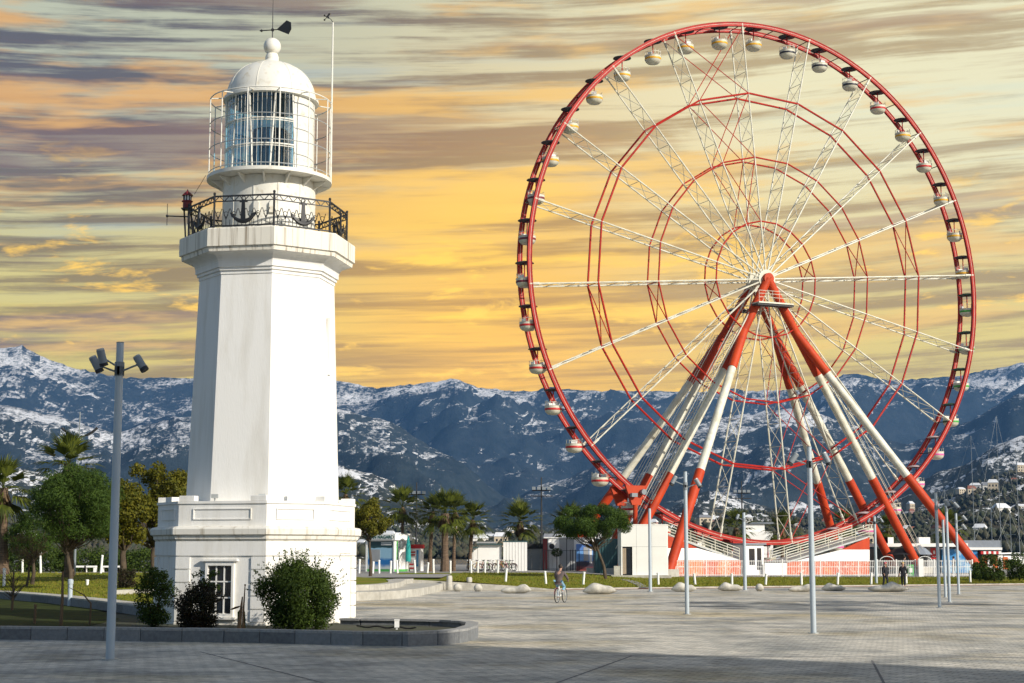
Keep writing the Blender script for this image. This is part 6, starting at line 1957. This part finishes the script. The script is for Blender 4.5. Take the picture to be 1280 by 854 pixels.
# ------------------------------------------------------------ bicycles
def make_bicycle(frame_m):
    t = thing('bicycle', '', 'bicycle')
    for nm, y in (('rear_wheel', -0.52), ('front_wheel', 0.52)):
        mb = MB(); mb.tube([(0, y + 0.33 * math.cos(a), 0.345 + 0.33 * math.sin(a)) for a in np.linspace(0, 2 * math.pi, 25)[:-1]], 0.024, 6, closed=True); w_ = mb.build(nm, M['rubber'], t, smooth=180)
        mb = MB(); mb.tube([(0, y + 0.30 * math.cos(a), 0.345 + 0.30 * math.sin(a)) for a in np.linspace(0, 2 * math.pi, 25)[:-1]], 0.012, 4, closed=True)
        for a in np.linspace(0, 2 * math.pi, 13)[:-1]: mb.cyl((0, y, 0.345), (0, y + 0.30 * math.cos(a), 0.345 + 0.30 * math.sin(a)), 0.004, n=3, cap=False)
        mb.build('rim', M['steel'], w_)
    mb = MB(); bb = (0, -0.06, 0.30); st_ = (0, -0.22, 0.82); hd = (0, 0.34, 0.86); hd2 = (0, 0.38, 0.74)
    for a, b, r in ((bb, st_, .018), (st_, hd, .017), (bb, hd2, .02), (st_, (0, -0.26, 0.93), .014), (hd, hd2, .02)): mb.cyl(a, b, r, n=8)
    for s in (-1, 1): mb.cyl((s * .01, -0.06, 0.30), (s * .05, -0.52, 0.345), .011, n=6); mb.cyl((s * .01, -0.22, 0.80), (s * .05, -0.52, 0.345), .010, n=6)
    mb.build('frame', frame_m, t)
    mb = MB()
    for s in (-1, 1): mb.tube([(s * .03, 0.385, 0.72), (s * .05, 0.43, 0.60), (s * .05, 0.52, 0.345)], .013, 6)
    mb.cyl(hd, (0, 0.33, 1.0), .016, n=8); mb.build('fork', frame_m, t)
    mb = MB(); mb.tube([(-.29, 0.30, 1.03), (-.2, 0.35, 1.02), (0, 0.36, 1.0), (.2, 0.35, 1.02), (.29, 0.30, 1.03)], .013, 6); mb.build('handlebar', M['dark'], t)
    mb = MB(); mb.sphere((0, -0.29, 0.955), 0.1, 10, 6, (0.75, 1.35, 0.35)); mb.build('saddle', M['dark'], t, smooth=180)
    mb = MB(); mb.cyl((-.05, -.06, .30), (.05, -.06, .30), .025, n=8); mb.cyl((.06, -.06, .30), (.06, -.06, .46), .011, n=6); mb.cyl((-.06, -.06, .30), (-.06, -.06, .14), .011, n=6); mb.box((.11, -.06, .46), (.09, .09, .02)); mb.box((-.11, -.06, .14), (.09, .09, .02)); mb.build('cranks', M['steel'], t)
    mb = MB(); mb.tube([(0, -0.52 - 0.38 * math.cos(a), 0.345 + 0.38 * math.sin(a)) for a in np.linspace(0.2, 2.2, 10)], .018, 4); mb.build('mudguard', M['dark_red'], t)
    return t


cyc = gnd(701, 753.5)
bike = make_bicycle(M['panel_white']); bike['label'] = 'white-framed bicycle with red rear mudguard ridden across the square'
CR = R_(-22)
bike.location = cyc; bike.rotation_euler = (0, 0, CR)
bcols = [mat('bike_paint_' + k, c, 0.4) for k, c in (('yellow', (0.6, 0.42, 0.02)), ('red', (0.5, 0.02, 0.02)), ('green', (0.15, 0.45, 0.05)), ('black', (0.02, 0.02, 0.02)))]
for i, px in enumerate((593, 601, 607, 614, 624, 629, 634, 638)):
    b = copy_tree(bike); q = at(px, 716, 149.6); b.location = (q.x, 149.6, 0.74); b.rotation_euler = (0, 0, random.uniform(0.7, 1.3))
    k = i % 4
    b['label'] = f"{('yellow', 'red', 'green', 'black')[k]}-framed hire bicycle parked at the rack of the white shed"; b['group'] = 'hire bicycles at the rack'
    for ch in b.children:
        if ch.name.split('.')[0] in ('frame', 'fork'): ch.material_slots[0].link = 'OBJECT'; ch.material_slots[0].material = bcols[k]


# ------------------------------------------------------------ people
def skin_mesh(name, verts, edges, radii, m, parent, sub=2):
    me = bpy.data.meshes.new(name); me.from_pydata([tuple(v) for v in verts], edges, []); me.update()
    o = obj(name, me, m, parent)
    md = o.modifiers.new('skin', 'SKIN'); md.use_smooth_shade = True
    lay = me.skin_vertices[0].data
    for i, r in enumerate(radii):
        lay[i].radius = (r, r) if not isinstance(r, tuple) else r; lay[i].use_root = i == 0
    s = o.modifiers.new('sub', 'SUBSURF'); s.levels = sub; s.render_levels = sub
    return o


def person(label, loc, rz, J, top_m, leg_m, hair_m, hat=None, coat_len=0.0):
    """J: joints dict (pelvis, chest, neck, head, shl, shr, ell, elr, hal, har, hil, hir, knl, knr, anl, anr)"""
    t = thing('person', label, 'person', loc, rz)
    V3 = lambda k: Vector(J[k])
    toe = lambda k: V3(k) + Vector((0, 0.15, -0.05))
    names = ['pelvis', 'chest', 'neck', 'head', 'shl', 'ell', 'hal', 'shr', 'elr', 'har', 'hil', 'knl', 'anl', 'hir', 'knr', 'anr']
    verts = [V3(n) for n in names]; ix = {n: i for i, n in enumerate(names)}
    rad = [0.13, 0.14, 0.055, 0.09, 0.06, 0.042, 0.030, 0.06, 0.042, 0.030, 0.085, 0.06, 0.042, 0.085, 0.06, 0.042]
    edges = [(0, 1), (1, 2), (2, 3), (1, 4), (4, 5), (5, 6), (1, 7), (7, 8), (8, 9), (0, 10), (10, 11), (11, 12), (0, 13), (13, 14), (14, 15)]
    for a in ('anl', 'anr'):
        verts.append(toe(a)); rad.append(0.035); edges.append((ix[a], len(verts) - 1))
    body = skin_mesh('body', verts, edges, rad, M['skin'], t)
    # fingers and thumb, curled
    for h, e, s in (('hal', 'ell', -1), ('har', 'elr', 1)):
        d = (V3(h) - V3(e)).normalized(); side = Vector((s, 0, 0)); dn = d.cross(side).normalized()
        mb = MB()
        for k, L in enumerate((0.075, 0.085, 0.08, 0.06)):
            b = V3(h) + d * 0.03 + side * (0.03 * (1.5 - k) / 1.5)
            mb.tube([b, b + d * L * 0.6, b + d * L * 0.9 + dn * L * 0.4], [0.010, 0.009, 0.007], 5)
        b = V3(h) - side * 0.025; mb.tube([b, b - side * 0.03 + d * 0.03, b - side * 0.03 + d * 0.06], [0.011, 0.010, 0.008], 5)
        mb.build('fingers', M['skin'], body)
    hp = V3('head')
    mb = MB(); mb.sphere(hp + Vector((0, 0.0, 0.03)), 0.105, 14, 10, (0.82, 0.95, 1.18)); mb.sphere(hp + Vector((0, 0.10, 0.01)), 0.022, 6, 5, (0.8, 1, 1.2))
    for s in (-1, 1): mb.sphere(hp + Vector((s * 0.088, 0.0, 0.02)), 0.025, 6, 5, (0.4, 0.8, 1.2))
    mb.build('head', M['skin'], body, smooth=180)
    mb = MB()
    for s in (-1, 1): mb.sphere(hp + Vector((s * 0.035, 0.09, 0.045)), 0.012, 6, 4)
    mb.box(hp + Vector((0, 0.093, -0.035)), (0.05, 0.01, 0.01)); mb.build('eyes_and_mouth', M['dark'], body)
    mb = MB(); mb.sphere(hp + Vector((0, -0.018, 0.055)), 0.112, 14, 10, (0.86, 0.95, 1.05)); mb.build('hair' if hat is None else 'hat', hair_m if hat is None else hat, t, smooth=180)
    # jacket
    vn = ['pelvis', 'chest', 'neck', 'shl', 'ell', 'hal', 'shr', 'elr', 'har']; jv = [V3(n) for n in vn]
    low = V3('pelvis') + Vector((0, 0, -0.02 - coat_len)); jv.append(low)
    jv[2] = V3('neck') - Vector((0, 0, 0.03))
    for n_, e_, i_ in (('hal', 'ell', 5), ('har', 'elr', 8)): jv[i_] = V3(n_) + (V3(e_) - V3(n_)).normalized() * 0.05
    skin_mesh('jacket', jv, [(0, 1), (1, 2), (1, 3), (3, 4), (4, 5), (1, 6), (6, 7), (7, 8), (0, 9)], [(0.175, 0.15), (0.18, 0.15), 0.075, 0.085, 0.066, 0.052, 0.085, 0.066, 0.052, (0.18, 0.155)], top_m, t)
    tv = [V3('pelvis')]; te = []; trr = [(0.155, 0.14)]
    for s in 'lr':
        b = len(tv); tv += [V3('hi' + s), V3('kn' + s), V3('an' + s) + (V3('kn' + s) - V3('an' + s)).normalized() * 0.03]; te += [(0, b), (b, b + 1), (b + 1, b + 2)]; trr += [0.105, 0.078, 0.062]
    skin_mesh('trousers', tv, te, trr, leg_m, t)
    for s in 'lr':
        a = V3('an' + s); mb = MB(); mb.sphere(a + Vector((0, 0.06, -0.045)), 0.06, 10, 7, (0.75, 2.1, 0.75)); mb.build('shoe', M['dark'] if leg_m is M['black_cloth'] else M['panel_grey'], t, smooth=180)
    return t


rider = dict(pelvis=(0, -.30, 1.03), chest=(0, -.14, 1.36), neck=(0, -.06, 1.53), head=(0, -.02, 1.68), shl=(-.2, -.12, 1.43), shr=(.2, -.12, 1.43), ell=(-.3, .08, 1.22), elr=(.31, .06, 1.2), hal=(-.27, .29, 1.06), har=(.27, .29, 1.06),
             hil=(-.1, -.26, .98), hir=(.1, -.26, .98), knl=(-.13, .02, .62), knr=(.13, .16, .76), anl=(-.12, -.10, .24), anr=(.12, -.10, .56))
person('cyclist seen from behind in a grey-brown jacket and pale jeans', cyc, CR, rider, M['jacket_grey'], M['jeans'], M['hair'])
walk = lambda s: dict(pelvis=(0, 0, .95), chest=(0, .02, 1.30), neck=(0, .03, 1.48), head=(0, .06, 1.60), shl=(-.19, .02, 1.38), shr=(.19, .02, 1.38), ell=(-.25, -.05, 1.12), elr=(.25, .02, 1.12), hal=(-.22, .06 * s, .90), har=(.24, .16, .92),
                      hil=(-.09, 0, .90), hir=(.09, 0, .90), knl=(-.1, .10, .50), knr=(.1, -.02, .50), anl=(-.1, .12, .09), anr=(.1, -.16, .10))
q1, q2 = gnd(1107, 734.5, 0.0), gnd(1129.5, 734.5, 0.0)
pink = mat('pink_wool', (0.62, 0.10, 0.14), 0.9); yel_h = mat('yellow_hood', (0.48, 0.33, 0.10), 0.9)
person('walker in a dark coat and a pink woollen hat by the lawn', q1, R_(-150), walk(1), M['black_cloth'], M['black_cloth'], M['hair'], pink, 0.25)
pb_ = person('walker in black with a yellow hood and a walking stick', q2, R_(160), walk(-1), M['black_cloth'], M['black_cloth'], M['hair'], yel_h, 0.12)
q2l = Vector((q2.x - 0.45, q2.y, 0)); mb = MB(); mb.cyl((0, 0, 0), (0.15, 0, 0.95), 0.02, n=6); mb.tube([(0.15, 0, 0.95), (0.18, 0, 1.0), (0.26, 0, 0.98)], 0.02, 5); tag(mb.build('walking_stick', M['stake'], None, loc=q2l), 'wooden walking stick held by the walker in black', 'stick')
# far visitors at the bar
for px, lab in ((1193, 'visitor in dark clothes standing behind the fence by the bar'), (1131, 'visitor with dark hair behind the fence near the parasols')):
    q = at(px, 716, 150); person(lab, (q.x, 150, 0.35), R_(random.uniform(0, 360)), walk(1), M['black_cloth'], M['jeans'] if px > 1150 else M['black_cloth'], M['hair'])

# ------------------------------------------------------------ small benches and blocks behind the raised lawn
for (px, w_, lab) in ((98, 1.3, 'low white block bench at the back of the raised lawn beside the palm trunk'), (113, 0.9, 'open white bench frame behind the palm lawn'), (140, 1.6, 'long white block bench near the yellow trees')):
    q = at(px, 716, 124); t = thing('block_bench', lab, 'bench', (q.x, 124, 0.93)); rbox(t, 'seat', (0, 0, 0.42), (w_, 0.5, 0.14), M['panel_white'], 0.02)
    for s in (-1, 1): rbox(t, 'leg', (s * (w_ / 2 - 0.09), 0, 0.17), (0.16, 0.46, 0.35), M['panel_white'])

# ------------------------------------------------------------ the hotel block whose shade falls on the near paving
ht = thing('hotel_tower', 'tall pale hotel block overlooking the square', 'building', (0, 0, 0))
mb = MB(); mb.box((43, -23.2, 32), (30, 38, 64)); mb.build('wall', M['panel_white'], ht)
for z in np.arange(4, 62, 3.4):
    mb = MB()
    for y in np.arange(-38, -4, 4.2): mb.box((27.98, y - 1.2, z), (0.1, 2.2, 1.7))
    for x in np.arange(31, 57, 4.2): mb.box((x, -4.18, z), (2.2, 0.1, 1.7))
    stuff(mb.build('window_row', M['dark_glass'], ht))
mb = MB(); mb.box((43, -23.2, 64.4), (31, 39, 0.8)); mb.build('roof_slab', M['panel_grey'], ht)
